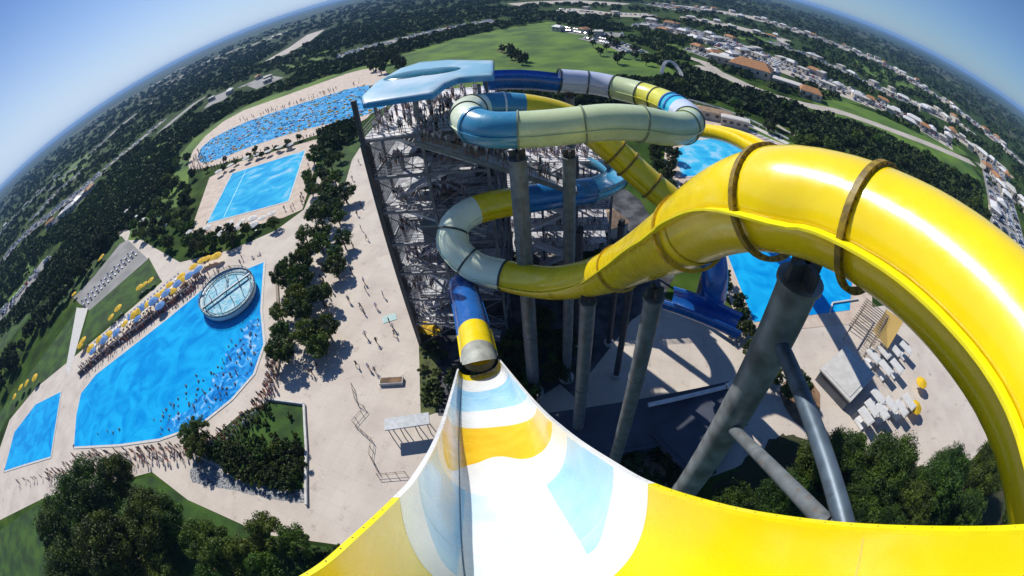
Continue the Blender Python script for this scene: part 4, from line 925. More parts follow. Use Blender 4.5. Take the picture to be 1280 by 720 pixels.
# ================================================================== PEOPLE
def skin_body(name, J, E, cloth_top, cloth_low, ztop, zlow, scale=1.0, hair=True):
    me = bpy.data.meshes.new(name); me.from_pydata([j[0] for j in J], E, []); o = bpy.data.objects.new(name, me); COL.objects.link(o)
    sk = o.modifiers.new('s', 'SKIN'); sl = me.skin_vertices[0].data
    for i, j in enumerate(J): r = j[1]; sl[i].radius = (r, r) if not isinstance(r, tuple) else r; sl[i].use_root = (i == 0)
    sb = o.modifiers.new('d', 'SUBSURF'); sb.levels = 1; sb.render_levels = 1
    dg = bpy.context.evaluated_depsgraph_get(); dg.update(); m2 = bpy.data.meshes.new_from_object(o.evaluated_get(dg)); bpy.data.objects.remove(o)
    m2.materials.clear()
    for q in (SKIN, cloth_top, cloth_low, HAIR): m2.materials.append(q)
    return m2
def human(pose):
    # 0 pelvis 1 waist 2 chest 3 neck 4 head base 5 crown | arms | legs ; metres, facing +Y
    if pose == 'stand': hip = 0.92; lean = 0; kn = [(.10, .02, .50), (-.10, -.02, .50)]; an = [(.12, 0, .08), (-.12, -.02, .08)]; el = [(.27, -.04, 1.12), (-.27, -.04, 1.12)]; ha = [(.28, .06, .86), (-.28, .08, .88)]
    elif pose == 'walk': hip = 0.90; lean = .05; kn = [(.10, .20, .50), (-.10, -.06, .48)]; an = [(.11, .22, .08), (-.11, -.36, .14)]; el = [(.26, -.16, 1.14), (-.26, .12, 1.14)]; ha = [(.25, -.12, .90), (-.24, .30, .98)]
    elif pose == 'sit': hip = 0.12; lean = -.12; kn = [(.12, .42, .40), (-.14, .40, .38)]; an = [(.12, .74, .07), (-.14, .78, .07)]; el = [(.30, -.18, .36), (-.30, -.16, .38)]; ha = [(.30, -.34, .08), (-.26, .18, .36)]
    L = lean; z = hip
    J = [((0, 0, z), (.15, .11)), ((0, L * .4, z + .2), (.125, .10)), ((0, L, z + .42), (.165, .115)), ((0, L, z + .56), .055), ((0, L + .02, z + .66), (.078, .09)), ((0, L + .02, z + .78), (.07, .08))]
    E = [(0, 1), (1, 2), (2, 3), (3, 4), (4, 5)]
    for s_, e, h_ in ((1, el[0], ha[0]), (-1, el[1], ha[1])):
        b_ = len(J); J += [((s_ * .19, L, z + .50), .06), (e, .045), (h_, .032), ((h_[0], h_[1] + .05, h_[2] - .09), (.035, .02))]; E += [(2, b_), (b_, b_ + 1), (b_ + 1, b_ + 2), (b_ + 2, b_ + 3)]
    for s_, k, a in ((1, kn[0], an[0]), (-1, kn[1], an[1])):
        b_ = len(J); J += [((s_ * .10, .0, z - .06), .095), (k, .065), (a, .042), ((a[0], a[1] + .14, max(a[2] - .05, .03)), (.04, .03))]; E += [(0, b_), (b_, b_ + 1), (b_ + 1, b_ + 2), (b_ + 2, b_ + 3)]
    return J, E, z
PEOPLE = []
for pi, pose in enumerate(['stand', 'walk', 'sit']):
    for ci, (ct, cl) in enumerate([(CL[0], CL[0]), (CL[4], CL[0]), (CL[1], CL[4]), (SKIN, CL[0]), (SKIN, CL[3]), (CL[7], CL[4]), (SKIN, CL[6]), (CL[5], CL[2])]):
        J, E, z = human(pose); me = skin_body('person', J, E, ct, cl, 0, 0)
        for f in me.polygons:
            c = f.center
            if c.z > z + .74 or (c.z > z + .6 and c.y < -.02 and abs(c.x) < .1): f.material_index = 3
            elif z + .12 < c.z < z + .56 and abs(c.x) < .24: f.material_index = 1
            elif c.z <= z + .12 and (c - Vector((0, 0, z))).length < .36: f.material_index = 2
            f.use_smooth = True
        PEOPLE.append((pose, ci, me))
DESC = ['dark clothes', 'grey top', 'white top', 'dark trunks', 'red swimwear', 'lilac top', 'blue swimwear', 'yellow top']
SP = [0, 0, 1, 1, 3, 3, 4, 6, 2, 5, 7]
npeople = 0
def person(p, where, group, pose=None, z=0.02, ci=None, s=1.0):
    global npeople
    pose = pose or random.choice(['stand', 'walk']); ci = random.choice(SP) if ci is None else ci
    me = next(m for q, c, m in PEOPLE if q == pose and c == ci); npeople += 1
    o = bpy.data.objects.new('person', me); o.location = (p.x, p.y, z + (p.z if p.z > .5 else 0)); o.rotation_euler = (0, 0, random.uniform(0, 6.28)); k = s * random.uniform(.9, 1.06); o.scale = (k, k, k); link(o)
    return tag(o, '%s in %s %s' % ({'stand': 'person', 'walk': 'walker', 'sit': 'seated person'}[pose], DESC[ci], where), 'person', group)
# hand-placed people on the plaza (positions read from the photo)
for i, (px, py, w) in enumerate([(443, 312, 'alone near the far trees'), (420, 322, 'near the tree belt'), (456, 355, 'halfway along the plaza by the tower'), (458, 365, 'second of a pair halfway along the plaza'), (437, 378, 'at the left side of the plaza'), (452, 386, 'in the middle of the plaza'), (455, 392, 'just behind another in the middle of the plaza'), (471, 386, 'crossing the plaza towards the tower'), (488, 406, 'in the pair beside the tower wall'), (492, 412, 'second in the pair beside the tower wall'), (494, 420, 'third in the group beside the tower wall'), (472, 430, 'on the lower plaza'), (458, 422, 'on the lower left of the plaza'), (440, 342, 'at the plaza edge by the trees'), (449, 205, 'far up the plaza'), (441, 226, 'far up the plaza near the lawn'), (452, 260, 'on the far plaza beside the tower'), (459, 300, 'beside the tower on the far plaza'), (462, 462, 'beside the rope barrier'), (470, 466, 'next to the rope barrier, rear one'), (452, 288, 'on the far plaza, alone'), (447, 270, 'on the far plaza in the middle'), (447, 458, 'left of the rope barrier'), (480, 372, 'next to the small aqua mat')]):
    person(G(px, py), w, 'people walking on the plaza', ci=random.choice([0, 0, 1, 2, 5]))
def along(pts, n, jit, where, group, poses=('stand', 'walk'), z=.02, cis=None):
    c = [G(*p) for p in pts]; L = arclen(c)
    for k in range(n):
        t = L[-1] * (k + random.uniform(.1, .9)) / n; i = max(1, min(int(np.searchsorted(L, t)), len(c) - 1)); q = c[i - 1].lerp(c[i], (t - L[i - 1]) / (L[i] - L[i - 1] + 1e-9)) + Vector((random.uniform(-jit, jit), random.uniform(-jit, jit), 0))
        person(q, where, group, random.choice(poses), z, random.choice(cis) if cis else None)
along([(240, 556), (285, 540), (310, 518), (330, 492), (338, 462), (345, 430)], 46, .8, 'along the near right edge of the big pool', 'people lining the right edge of the big pool', cis=[0, 0, 1, 3, 3, 4])
along([(90, 572), (150, 570), (205, 562), (250, 552)], 34, .7, 'along the near edge of the big pool', 'people lining the near edge of the big pool', cis=[0, 0, 1, 3])
along([(20, 606), (60, 596), (100, 590), (140, 590)], 18, .6, 'beside the near end of the paddling pool', 'people beside the paddling pool', cis=[0, 1, 3])
along([(112, 458), (150, 430), (200, 390), (250, 350), (290, 332), (325, 320)], 34, 1.0, 'on the far bank of the big pool', 'people on the far bank of the big pool', ('stand', 'sit'))
along([(405, 330), (412, 370), (405, 420), (395, 460), (380, 475)], 22, 1.0, 'in the shade beside the tree belt', 'people at the edge of the tree belt', cis=[0, 0, 1, 2])
for p in scatter([(215, 530), (250, 500), (300, 470), (326, 420), (322, 400), (300, 440), (240, 470), (200, 520)], 26, 1.2): person(p, 'wading in the big pool', 'people wading in the big pool', 'stand', -1.05, random.choice([3, 4, 6]))
for p in scatter([(120, 545), (200, 535), (230, 515), (140, 528)], 8, 2): person(p, 'wading near the shallow end of the big pool', 'people wading at the shallow end', 'stand', -1.05, 3)
for p in scatter([(255, 296), (350, 266), (372, 262), (385, 200), (392, 182), (380, 255), (300, 282), (262, 288)], 16, 1.2): person(p, 'on the deck of the square pool', 'people around the square pool', None)
print('PEOPLE', npeople)

# crowds too many to count
def crowd(name, pts, label, cl, s=1.0, par=None):
    """many small figures as one mass"""
    base = [m for q, c, m in PEOPLE if q == 'stand' and c in cl]; V = []; F = []; M_ = []; mats = []
    for b_ in base:
        for m in b_.materials:
            if m not in mats: mats.append(m)
    data = []
    for b_ in base:
        co = np.zeros(len(b_.vertices) * 3); b_.vertices.foreach_get('co', co); data.append((co.reshape(-1, 3), [tuple(p.vertices) for p in b_.polygons], [mats.index(b_.materials[p.material_index]) for p in b_.polygons]))
    for p in pts:
        co, fs, mi = random.choice(data); a = random.uniform(0, 6.28); k = s * random.uniform(.88, 1.06); R = np.array([[math.cos(a), -math.sin(a), 0], [math.sin(a), math.cos(a), 0], [0, 0, 1]]) * k
        b_ = len(V); V += list(map(tuple, co @ R.T + np.array(p))); F += [tuple(i + b_ for i in f) for f in fs]; M_ += mi
    o = mesh_obj(name, V, F, mats, par, smooth=True, fm=M_); tag(o, label, kind='stuff'); return o
iwT = Matrix.Translation(Vector(tw.location)) @ Matrix.Rotation(TA, 4, 'Z')
pts = []
iw2 = Matrix.Translation(Vector(t2.location)) @ Matrix.Rotation(TA, 4, 'Z')
for k in range(300): z_ = random.choice([4.2, 8.4, 12.6, 16.8, 21, 21]); pts.append(tuple(iw2 @ Vector((random.uniform(.3, 16), random.uniform(.3, 6.5), z_ + .12))))
for k in range(150): pts.append(tuple(iwT @ Vector((random.uniform(.3, W - .3), random.uniform(.3, Dp * .8), 33.66))))
for k in range(60): f = random.random(); p = ra.lerp(rb, f); pts.append(tuple(iwT @ (p + Vector((0, random.uniform(-.8, .8), .1)))))
for li, z in enumerate(lev[:-1]):
    for k in range(38):
        i = random.choice([0, 1]); wd = bx * (.55 if (i + li) % 2 else .92)
        pts.append(tuple(iwT @ Vector((i * bx + .3 + random.random() * (wd - .4), random.uniform(by * .25, by * .75), z + .03))))
pc = scatter([(235, 560), (285, 545), (312, 520), (334, 492), (344, 440), (352, 440), (344, 500), (318, 532), (290, 556), (240, 570)], 120, .75) + scatter([(60, 590), (120, 566), (250, 560), (240, 575), (150, 588), (60, 604)], 130, .75) + scatter([(100, 462), (150, 424), (250, 346), (262, 352), (180, 412), (110, 470)], 160, .7)
crowd('crowd', [(p.x, p.y, .03) for p in pc], 'crowd standing packed around the edge of the big pool', [0, 2, 0, 1, 3, 4])
pc = scatter([(200, 545), (250, 525), (290, 490), (316, 460), (325, 400), (300, 400), (270, 460), (200, 515)], 60, 1.0)
crowd('crowd', [(p.x, p.y, -1.05) for p in pc], 'crowd of bathers at the busy right end of the big pool', [3, 4, 6])
yard = scatter([(600, 200), (700, 190), (760, 215), (745, 300), (690, 330), (640, 290)], 170, .8)
crowd('crowd', [(p.x, p.y, .04) for p in yard], 'crowd gathered in the yard behind the tall columns', [2, 5, 0, 4])
crowd('crowd', pts, 'crowd of people queueing on the decks and stairs of the tower', [2, 5, 2, 2, 5, 1])
rp = scatter(wave_w, 260, 1.6); V = []; F = []; FM = []
for p in rp:
    r_ = random.uniform(.55, .8); b_ = len(V); c_i = random.choice([0, 1, 1, 2, 3, 4, 0])
    for i in range(10):
        a = 2 * math.pi * i / 10
        for j in range(5): t = 2 * math.pi * j / 5; V.append((p.x + (r_ + .2 * math.cos(t)) * math.cos(a), p.y + (r_ + .2 * math.cos(t)) * math.sin(a), .22 + .16 * math.sin(t)))
    for i in range(10):
        for j in range(5): F.append((b_ + i * 5 + j, b_ + ((i + 1) % 10) * 5 + j, b_ + ((i + 1) % 10) * 5 + (j + 1) % 5, b_ + i * 5 + (j + 1) % 5)); FM.append(c_i)
tag(mesh_obj('float_rings', V, F, [UMY, UMW, mat('aqua vinyl', (.05, .40, .45), .4), mat('coral vinyl', (.6, .2, .12), .4), UMB], smooth=True, fm=FM), 'coloured swim rings floating all over the far wave pool', kind='stuff')
wp = scatter(wave_w, 420, 1.0)
crowd('crowd', [(p.x, p.y, -1.0) for p in wp], 'crowd of bathers filling the far wave pool', [2, 4, 6, 5, 3, 7])
wp = scatter([(236, 214), (248, 186), (262, 205), (250, 216)], 60, .9) + scatter([(262, 210), (452, 152), (452, 158), (330, 188), (262, 216)], 60, 1) + scatter([(300, 150), (450, 100), (452, 104), (300, 155)], 70, 1)
crowd('crowd', [(p.x, p.y, .06) for p in wp], 'crowd on the deck around the far wave pool', [2, 4, 0, 5, 3])

# ================================================================== PARASOLS AND LOUNGERS
def make_parasol(fab, nm):
    t = empty('parasol'); V = [(0, 0, 2.45)]; n = 8; R = 1.55
    for r_, z in ((.75, 2.22), (R, 1.95)): V += [(r_ * math.cos(2 * math.pi * k / n), r_ * math.sin(2 * math.pi * k / n), z) for k in range(n)]
    V += [(R * math.cos(2 * math.pi * k / n), R * math.sin(2 * math.pi * k / n), 1.80) for k in range(n)]
    F = [(0, 1 + k, 1 + (k + 1) % n) for k in range(n)]
    for j in range(2): F += [(1 + j * n + k, 1 + (j + 1) * n + k, 1 + (j + 1) * n + (k + 1) % n, 1 + j * n + (k + 1) % n) for k in range(n)]
    mesh_obj('canopy', V, F, fab, t); b = MB(); b.bar((0, 0, .05), (0, 0, 2.5), .03, 6); b.bar((0, 0, 0), (0, 0, .08), .3, 10); b.build('pole', STEEL, t); return t
def make_lounger(m):
    t = empty('sun_lounger'); b = MB(); b.box((0, -.25, .34), (.66, 1.3, .06)); b.add([(-.33, .4, .31), (.33, .4, .31), (.33, .95, .68), (-.33, .95, .68), (-.33, .4, .37), (.33, .4, .37), (.33, .92, .74), (-.33, .92, .74)], [(0, 3, 2, 1), (4, 5, 6, 7), (0, 1, 5, 4), (2, 3, 7, 6), (1, 2, 6, 5), (3, 0, 4, 7)]); b.build('seat', m, t)
    b = MB()
    for x in (-.28, .28):
        for y in (-.8, .45): b.box((x, y, .16), (.05, .05, .32))
        b.box((x, -.18, .28), (.05, 1.3, .05))
    b.box((0, -.18, .28), (.56, .05, .05)); b.build('frame', STEEL, t); return t
protos = {}
def put(kind, maker, p, rz, label, group, cat, z=0.03, s=1.0):
    if kind not in protos: o = maker(); protos[kind] = o
    else: o = copy_tree(protos[kind])
    o.location = (p.x, p.y, z); k_ = s * (random.uniform(.85, 1.12) if cat == 'parasol' else 1); tl = .09 if cat == 'parasol' else 0
    o.rotation_euler = (random.uniform(-tl, tl), random.uniform(-tl, tl), rz + random.uniform(-.08, .08)); o.scale = (k_, k_, k_); return tag(o, label, cat, group)
PY = lambda: make_parasol(UMY, 0); PW = lambda: make_parasol(UMW, 0); PB = lambda: make_parasol(UMB, 0)
for px, py in [(143, 402), (152, 392), (178, 365), (184, 361), (192, 356), (172, 400), (178, 396), (230, 352), (233, 356), (262, 330), (268, 328), (274, 327), (108, 432), (105, 437), (140, 425), (128, 430), (160, 410), (200, 378), (188, 388), (215, 362), (245, 340), (30, 490), (38, 484), (22, 500), (48, 478), (130, 325), (128, 328), (95, 372), (118, 442), (206, 372), (220, 370), (256, 333)]:
    put('py', PY, G(px, py), random.random(), 'yellow parasol among the loungers on the left bank of the big pool', 'yellow parasols on the pool bank', 'parasol', s=.95)
for i, (px, py) in enumerate([(120, 445), (135, 432), (150, 422), (168, 402), (182, 392), (196, 384), (212, 374), (226, 362), (204, 390), (240, 352), (176, 404), (252, 345)]): put('pb', PB, G(px, py), random.random(), 'blue parasol at the waterside on the left bank of the big pool', 'blue parasols on the pool bank', 'parasol')
for i, (px, py) in enumerate([(235, 300), (240, 296), (262, 292), (275, 291), (290, 287), (305, 284), (318, 281), (330, 279), (342, 274), (280, 298), (300, 292), (320, 288), (160, 268), (166, 262), (172, 275), (180, 280), (208, 288)]): put('pw', PW, G(px, py), random.random(), 'white parasol beside the trees below the square pool', 'white parasols below the square pool', 'parasol')
for i, (px, py) in enumerate([(290, 212), (275, 220), (310, 203), (322, 199), (336, 195), (350, 190), (364, 186)]): put('pw', PW, G(px, py), random.random(), 'white parasol on the hedge line behind the square pool', 'white parasols behind the square pool', 'parasol')
L1 = lambda: make_lounger(LOUN); L2 = lambda: make_lounger(LOUNB)
# block of seats on the far-left strip
pa, pb_ = G(170, 315), G(103, 383); dv = (pb_ - pa); dn = dv.normalized(); nn_ = Vector((-dn.y, dn.x, 0)); rz = math.atan2(dn.x, -dn.y) + 1.57
for r_ in range(3):
    for k in range(16):
        p = pa + dv * ((k + .5) / 16) - nn_ * (r_ - 1) * 2.4; put('l2' if (k + r_) % 2 else 'l1', L2 if (k + r_) % 2 else L1, p, rz, '%s lounger in the seating block beside the left lawn' % ('navy covered' if (k + r_) % 2 else 'white'), 'loungers in the block on the left lawn', 'sun lounger')
c_ = [G(118, 436), G(150, 410), G(190, 378), G(228, 346)]; Lc = arclen(c_)
for k in range(54):
    t = Lc[-1] * (k % 27 + .5) / 27; i = max(1, min(int(np.searchsorted(Lc, t)), 3)); p = c_[i - 1].lerp(c_[i], (t - Lc[i - 1]) / (Lc[i] - Lc[i - 1])); d_ = (c_[i] - c_[i - 1]).normalized(); p += Vector((-d_.y, d_.x, 0)) * (1.2 if k >= 27 else -1.4)
    put('l1', L1, p, math.atan2(d_.y, d_.x), 'white lounger on the left bank of the big pool', 'loungers along the left bank of the big pool', 'sun lounger')
c_ = [G(905, 152), G(940, 166), G(972, 182)]
for k in range(20): p = c_[0].lerp(c_[2], (k % 10 + .5) / 10) + Vector((0, (k // 10) * 2.6, 0)); put('l1', L1, p, .6, 'white lounger behind the splash pool', 'loungers behind the splash pool', 'sun lounger')
# right hand beach club: white cabanas and two yellow parasols
for px, py, c in ((1147, 486, 1), (1138, 516, 1)): put('py', PY, G(px, py), .3, 'yellow parasol %s of the white cabanas' % ('at the upper right' if py < 500 else 'at the lower right'), None, 'parasol', s=1.0)
def make_cabana():
    t = empty('cabana'); b = MB(); b.box((0, 0, 2.2), (1.9, 3.2, .1)); b.box((0, 0, 2.28), (1.5, 2.8, .06)); b.build('canopy', UMW, t); b = MB()
    for x in (-.85, .85):
        for y in (-1.5, 1.5): b.bar((x, y, 0), (x, y, 2.16), .04, 6)
    for y in (-1.5, 1.5): b.box((0, y, 2.1), (1.8, .06, .06))
    b.box((0, 0, 2.1), (.06, 3.0, .06)); b.build('frame', STEEL, t); b = MB(); b.box((0, 0, .25), (1.5, 2.2, .35)); b.build('daybed', LOUN, t); return t
for i, (px, py) in enumerate([(1085, 455), (1098, 450), (1112, 447), (1126, 445), (1100, 470), (1114, 468), (1082, 520), (1094, 524), (1106, 516), (1118, 520), (1128, 512), (1090, 506), (1074, 530)]):
    put('cab', make_cabana, G(px, py), .25, 'white roofed cabana %s' % ('in the upper row beside the timber frame' if py < 480 else 'in the lower row behind the round tree'), 'cabanas in the %s row' % ('upper' if py < 480 else 'lower'), 'cabana')

# ================================================================== SPLASH ISLAND IN THE BIG POOL
ci_ = G(287, 372); isl = tag(empty('splash_island', (ci_.x, ci_.y, -1.5), -.75), 'round pale raised splash basin with railings standing in the big pool', 'play structure')
RI = 7.1
def ring(b, r, z, tr_, sx=1.0, n=40, mi=0, m=6):
    P = [Vector((r * sx * math.cos(2 * math.pi * k / n), r * math.sin(2 * math.pi * k / n), z)) for k in range(n)]
    for k in range(n): b.bar(P[k], P[(k + 1) % n], tr_, m, mi, caps=False)
n = 48; V = []; F = []
for r_, z in ((RI * .98, 2.2), (RI, 3.2), (RI * .96, 3.3), (RI * .90, 2.6), (RI * .6, 2.3), (.01, 2.2)): V += [(1.25 * r_ * math.cos(2 * math.pi * k / n), r_ * math.sin(2 * math.pi * k / n), z) for k in range(n)]
for j in range(5):
    for k in range(n): a = j * n + k; b_ = j * n + (k + 1) % n; F.append((a, b_, b_ + n, a + n))
mesh_obj('basin', V, F, PLASTIC, isl, smooth=True)
n2 = 48; mesh_obj('basin_water', [(1.25 * RI * .885 * math.cos(2 * math.pi * k / n2), RI * .885 * math.sin(2 * math.pi * k / n2), 2.72) for k in range(n2)], [tuple(range(n2))], water('basin water', (.42, .62, .66), (.12, .42, .56), .5, .15, foam=.3), isl)
b = MB()
for k in range(7): a = .9 * k; q_ = Vector((1.25 * RI * .55 * math.cos(a), RI * .55 * math.sin(a), 2.6)); b.bar(q_, q_ + Vector((0, 0, 1.9)), .09, 8); b.bar(q_ + Vector((0, 0, 1.9)), q_ + Vector((.9, 0, 2.2)), .09, 8)
b.build_each('spray_pipe', STEELB, isl)
b = MB(); ring(b, RI * 1.0, 4.1, .05, 1.25); ring(b, RI * 1.0, 3.7, .04, 1.25)
for k in range(40): a = 2 * math.pi * k / 40; b.bar((1.25 * RI * math.cos(a), RI * math.sin(a), 3.2), (1.25 * RI * math.cos(a), RI * math.sin(a), 4.1), .04, 5)
b.build('railing', STEELB, isl)
b = MB(); ring(b, RI * .99, 3.36, .17, 1.25); ring(b, RI * .85, 3.12, .10, 1.25); b.build('rim_band', mat('dark teal rim', (.07, .16, .20), .5, var=.3, scale=1), isl)
b = MB(); b.beam((0, -RI * .95, 3.4), (0, RI * .95, 3.4), .5, .35); b.beam((-RI * .8, RI * .35, 3.25), (RI * .1, -RI * .1, 3.3), .2, .2); b.build('footbridge', STEELB, isl)
b = MB(); b.prism([(1.2 * RI * .93 * math.cos(t), RI * .93 * math.sin(t)) for t in np.linspace(0, 2 * math.pi, 48, False)], .0, 2.3); b.build('pedestal', mat('mottled white wall', (.62, .68, .72), .5, col2=(.18, .36, .52), scale=.9, lo=.45, hi=.55), isl)
# bank walls between the terraces and the pool
def wall_run(name, pts, h, w, m, label, cat='low wall', z=0.0):
    c = [G(*p) for p in pts]; o = tag(empty(name, c[0]), label, cat); b = MB()
    for a, q in zip(c, c[1:]): b.beam(a - c[0] + Vector((0, 0, z + h / 2)), q - c[0] + Vector((0, 0, z + h / 2)), w, h)
    b.build('masonry', m, o); return o
wall_run('retaining_wall', [(100, 470), (130, 444), (180, 408), (215, 380), (245, 358)], 1.2, .5, mat('mottled stone', (.20, .17, .16), .9, col2=(.05, .05, .06), scale=1.2), 'dark stone wall along the left bank of the big pool')
wall_run('kerb_wall', [(335, 500), (381, 506), (384, 560), (384, 632)], .5, .35, CURB, 'white kerb wall along the right side of the garden bed')
wall_run('kerb_wall', [(1036, 395), (1040, 380), (1072, 375)], .4, .3, CURB, 'pale kerb at the corner of the landing pool')
for px, lb in (((362, 330), 'left'),):
    wall_run('bench_row', [(346, 332), (348, 380), (352, 430), (346, 470)], .45, .6, TIMB, 'long dark timber bench between the big pool and the tree belt', 'bench')
# rope barrier zigzag on the lower plaza
def barrier(pts, label):
    c = [G(*p) for p in pts]; o = tag(empty('queue_barrier', c[0]), label, 'barrier'); b = MB(); L = arclen(c)
    n = int(L[-1] / 1.2)
    for k in range(n + 1):
        t = L[-1] * k / n; i = max(1, min(int(np.searchsorted(L, t)), len(c) - 1)); q = c[i - 1].lerp(c[i], (t - L[i - 1]) / (L[i] - L[i - 1] + 1e-9)) - c[0]; b.bar(q, q + Vector((0, 0, 1.0)), .04, 6)
    b.build_each('post', STEELD, o); b = MB()
    for a, q in zip(c, c[1:]):
        b.bar(a - c[0] + Vector((0, 0, .95)), q - c[0] + Vector((0, 0, .95)), .035, 5); b.bar(a - c[0] + Vector((0, 0, .5)), q - c[0] + Vector((0, 0, .5)), .03, 5)
    b.build('rope', TIMB, o); return o
barrier([(441, 483), (446, 505), (458, 512), (442, 530), (456, 543), (466, 552), (463, 570), (473, 590)], 'zigzag rope barrier standing on the pale plaza')
barrier([(473, 596), (508, 593)], 'short straight rope barrier beside the trough slide')
o = tag(empty('planter_box', G(490, 478)), 'low pale planter box on the plaza near the tower', 'planter'); b = MB(); b.box((0, 0, .3), (3.6, 1.2, .6)); b.build('box', CURB, o); b = MB(); b.box((0, 0, .62), (3.3, .95, .08)); b.build('soil', SOIL, o)
g = G(515, 540); o = tag(empty('entrance_canopy', g, .12), 'small flat pale canopy on posts beside the trough slide', 'canopy'); b = MB(); b.box((0, 0, 2.7), (6.0, 1.8, .22)); b.build('roof', mat('grey white sheet', (.40, .43, .47), .5, var=.3, scale=2), o); b = MB()
for x in (-2.6, -1, 1, 2.6):
    for y in (-.7, .7): b.bar((x, y, 0), (x, y, 2.6), .07, 6)
b.build_each('post', STEELD, o)
g = G(487, 398); o = tag(empty('rubber_mat', (g.x, g.y, .03), .3), 'pale aqua mat lying on the plaza by the tower', 'mat'); b = MB(); b.box((0, 0, .03), (2.4, 1.6, .06)); b.build('mat', mat('aqua mat', (.45, .62, .60), .8, var=.15, scale=2), o)
# olive planting strip along the tower foot
patch('planting_strip', [(523, 408), (545, 405), (548, 515), (526, 522)], .055, mat('olive ground cover', (.11, .13, .03), .95, col2=(.04, .05, .02), scale=.7, detail=9, bump=.03))
for p in scatter([(527, 412), (546, 410), (560, 470), (548, 510), (530, 515)], 12, 1.2): tree(p, 'shrub', 'dark shrub in the strip at the foot of the tower', 'shrubs at the foot of the tower', .9, 'shrub')
for i, (px, py) in enumerate([(528, 418), (534, 416), (540, 419), (545, 422)]): put('py', PY, G(px, py), .2 * i, 'amber parasol at the near corner of the tower foot', 'parasols at the tower foot', 'parasol', s=.7)

# ================================================================== BUILDINGS
def building(px, py, sx, sy, h, rz, label, wall=WALLM, roof=ROOFW, flat=True, win=3, name='building', group=None, doors=False, p=None):
    p = p or G(px, py); o = tag(empty(name, (p.x, p.y, 0), rz), label, 'building', group)
    b = MB(); b.box((0, 0, h / 2), (sx, sy, h)); b.build('wall', wall, o); b = MB()
    if flat: b.box((0, 0, h + .14), (sx + .5, sy + .5, .26)); b.box((0, 0, h + .33), (sx * .93, sy * .9, .1))
    else:
        e = .4; X, Y = sx / 2 + e, sy / 2 + e; b.add([(-X, -Y, h + .01), (X, -Y, h + .01), (X, Y, h + .01), (-X, Y, h + .01), (-X * .6, 0, h + sy * .24), (X * .6, 0, h + sy * .24)], [(0, 1, 5, 4), (1, 2, 5), (2, 3, 4, 5), (3, 0, 4), (3, 2, 1, 0)])
    b.build('roof', roof, o)
    for k in range(win):
        for sgn in (-1, 1):
            x = -sx / 2 + sx * (k + .5) / win; b = MB(); b.box((x, sgn * (sy / 2 + .02), h * .58), (min(1.4, sx / win * .55), .08, h * .32)); b.build('window', GLASSD, o)
    b = MB(); b.box((sx / 2 + .02, 0, 1.05), (.08, 1.1, 2.1)); b.build('door', STEELD, o)
    return o
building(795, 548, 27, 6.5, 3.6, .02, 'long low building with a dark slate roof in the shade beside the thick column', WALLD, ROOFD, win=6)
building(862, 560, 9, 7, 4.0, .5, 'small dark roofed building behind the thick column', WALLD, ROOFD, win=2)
p_ = G(855, 517); o = tag(empty('service_duct', (p_.x, p_.y, 0), .05), 'long pale duct lying on the long dark roof', 'duct'); b = MB(); b.bar((-6, 0, 4.4), (5, 0, 4.4), .3, 12); b.bar((5.2, 0, 4.5), (6.6, .2, 4.5), .42, 12); b.build('pipe', ROOFW, o); b = MB()
for x in (-5, 0, 4): b.box((x, 0, 2.05), (.2, .2, 4.1))
b.build_each('bracket', STEELD, o)
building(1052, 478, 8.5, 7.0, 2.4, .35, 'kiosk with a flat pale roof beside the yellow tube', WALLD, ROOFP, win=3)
building(939, 92, 24, 15, 5, -.75, 'building with a large terracotta roof beyond the road', WALLM, ROOFT, False, 5)
building(905, 79, 18, 9, 4, -.7, 'pale flat roofed building left of the terracotta roof', WALLM, ROOFP, True, 4)
building(983, 110, 16, 9, 4, -.7, 'pale flat roofed building right of the terracotta roof', WALLM, ROOFP, True, 4)
building(1012, 122, 12, 9, 4, -.6, 'small tan roofed building beside the pale road', WALLM, ROOFT, False, 3)
building(890, 148, 14, 4.5, 3, -.5, 'narrow building with a tan roof behind the splash pool', WALLM, mat('tan tiles', (.40, .27, .17), .85, var=.3, scale=1), False, 4)
building(918, 158, 10, 4, 3, -.5, 'narrow pale changing block behind the splash pool', WALLM, ROOFP, True, 4)
# low structures under the slides
building(700, 215, 9, 4, 2.6, -.1, 'flat white roofed stall between the two tall columns', WALLM, ROOFP, True, 3)
building(680, 205, 6, 3, 2.5, .1, 'small white roofed stall behind the tallest column', WALLM, ROOFP, True, 2)
building(755, 290, 7, 6, 3, .4, 'hut with a brown tiled roof below the blue section', WALLM, mat('brown tiles', (.20, .12, .07), .85, col2=(.35, .25, .17), scale=1.5), False, 2, 'hut')
building(690, 275, 5, 4, 3, .2, 'hut with a pale roof between the tall columns', WALLM, ROOFP, True, 2, 'hut')
# timber pergola right
g = G(1078, 418); o = tag(empty('pergola', g, .5), 'open timber pergola frame under the curve of the yellow tube', 'pergola'); b = MB()
for x in (-5, -1.6, 1.6, 5):
    for y in (-2.6, 2.6): b.box((x, y, 1.6), (.2, .2, 3.2))
b.build_each('post', TIMB, o); b = MB()
for y in (-2.6, 2.6): b.box((0, y, 3.3), (11, .18, .25))
for k in range(14): b.box((-5.2 + k * .8, 0, 3.5), (.12, 6.2, .16))
b.build('rafter', TIMB, o)
g = G(1100, 425); o = tag(empty('shade_sail', (g.x, g.y, 0), .5), 'ochre shade sail stretched behind the pergola', 'shade sail'); mesh_obj('fabric', [(-5, -2, 3), (5, -2.5, 3.6), (5.2, 2, 3), (-4.6, 2.4, 3.7), (0, 0, 2.9)], [(0, 1, 4), (1, 2, 4), (2, 3, 4), (3, 0, 4)], mat('ochre fabric', (.42, .28, .08), .85), o); b = MB()
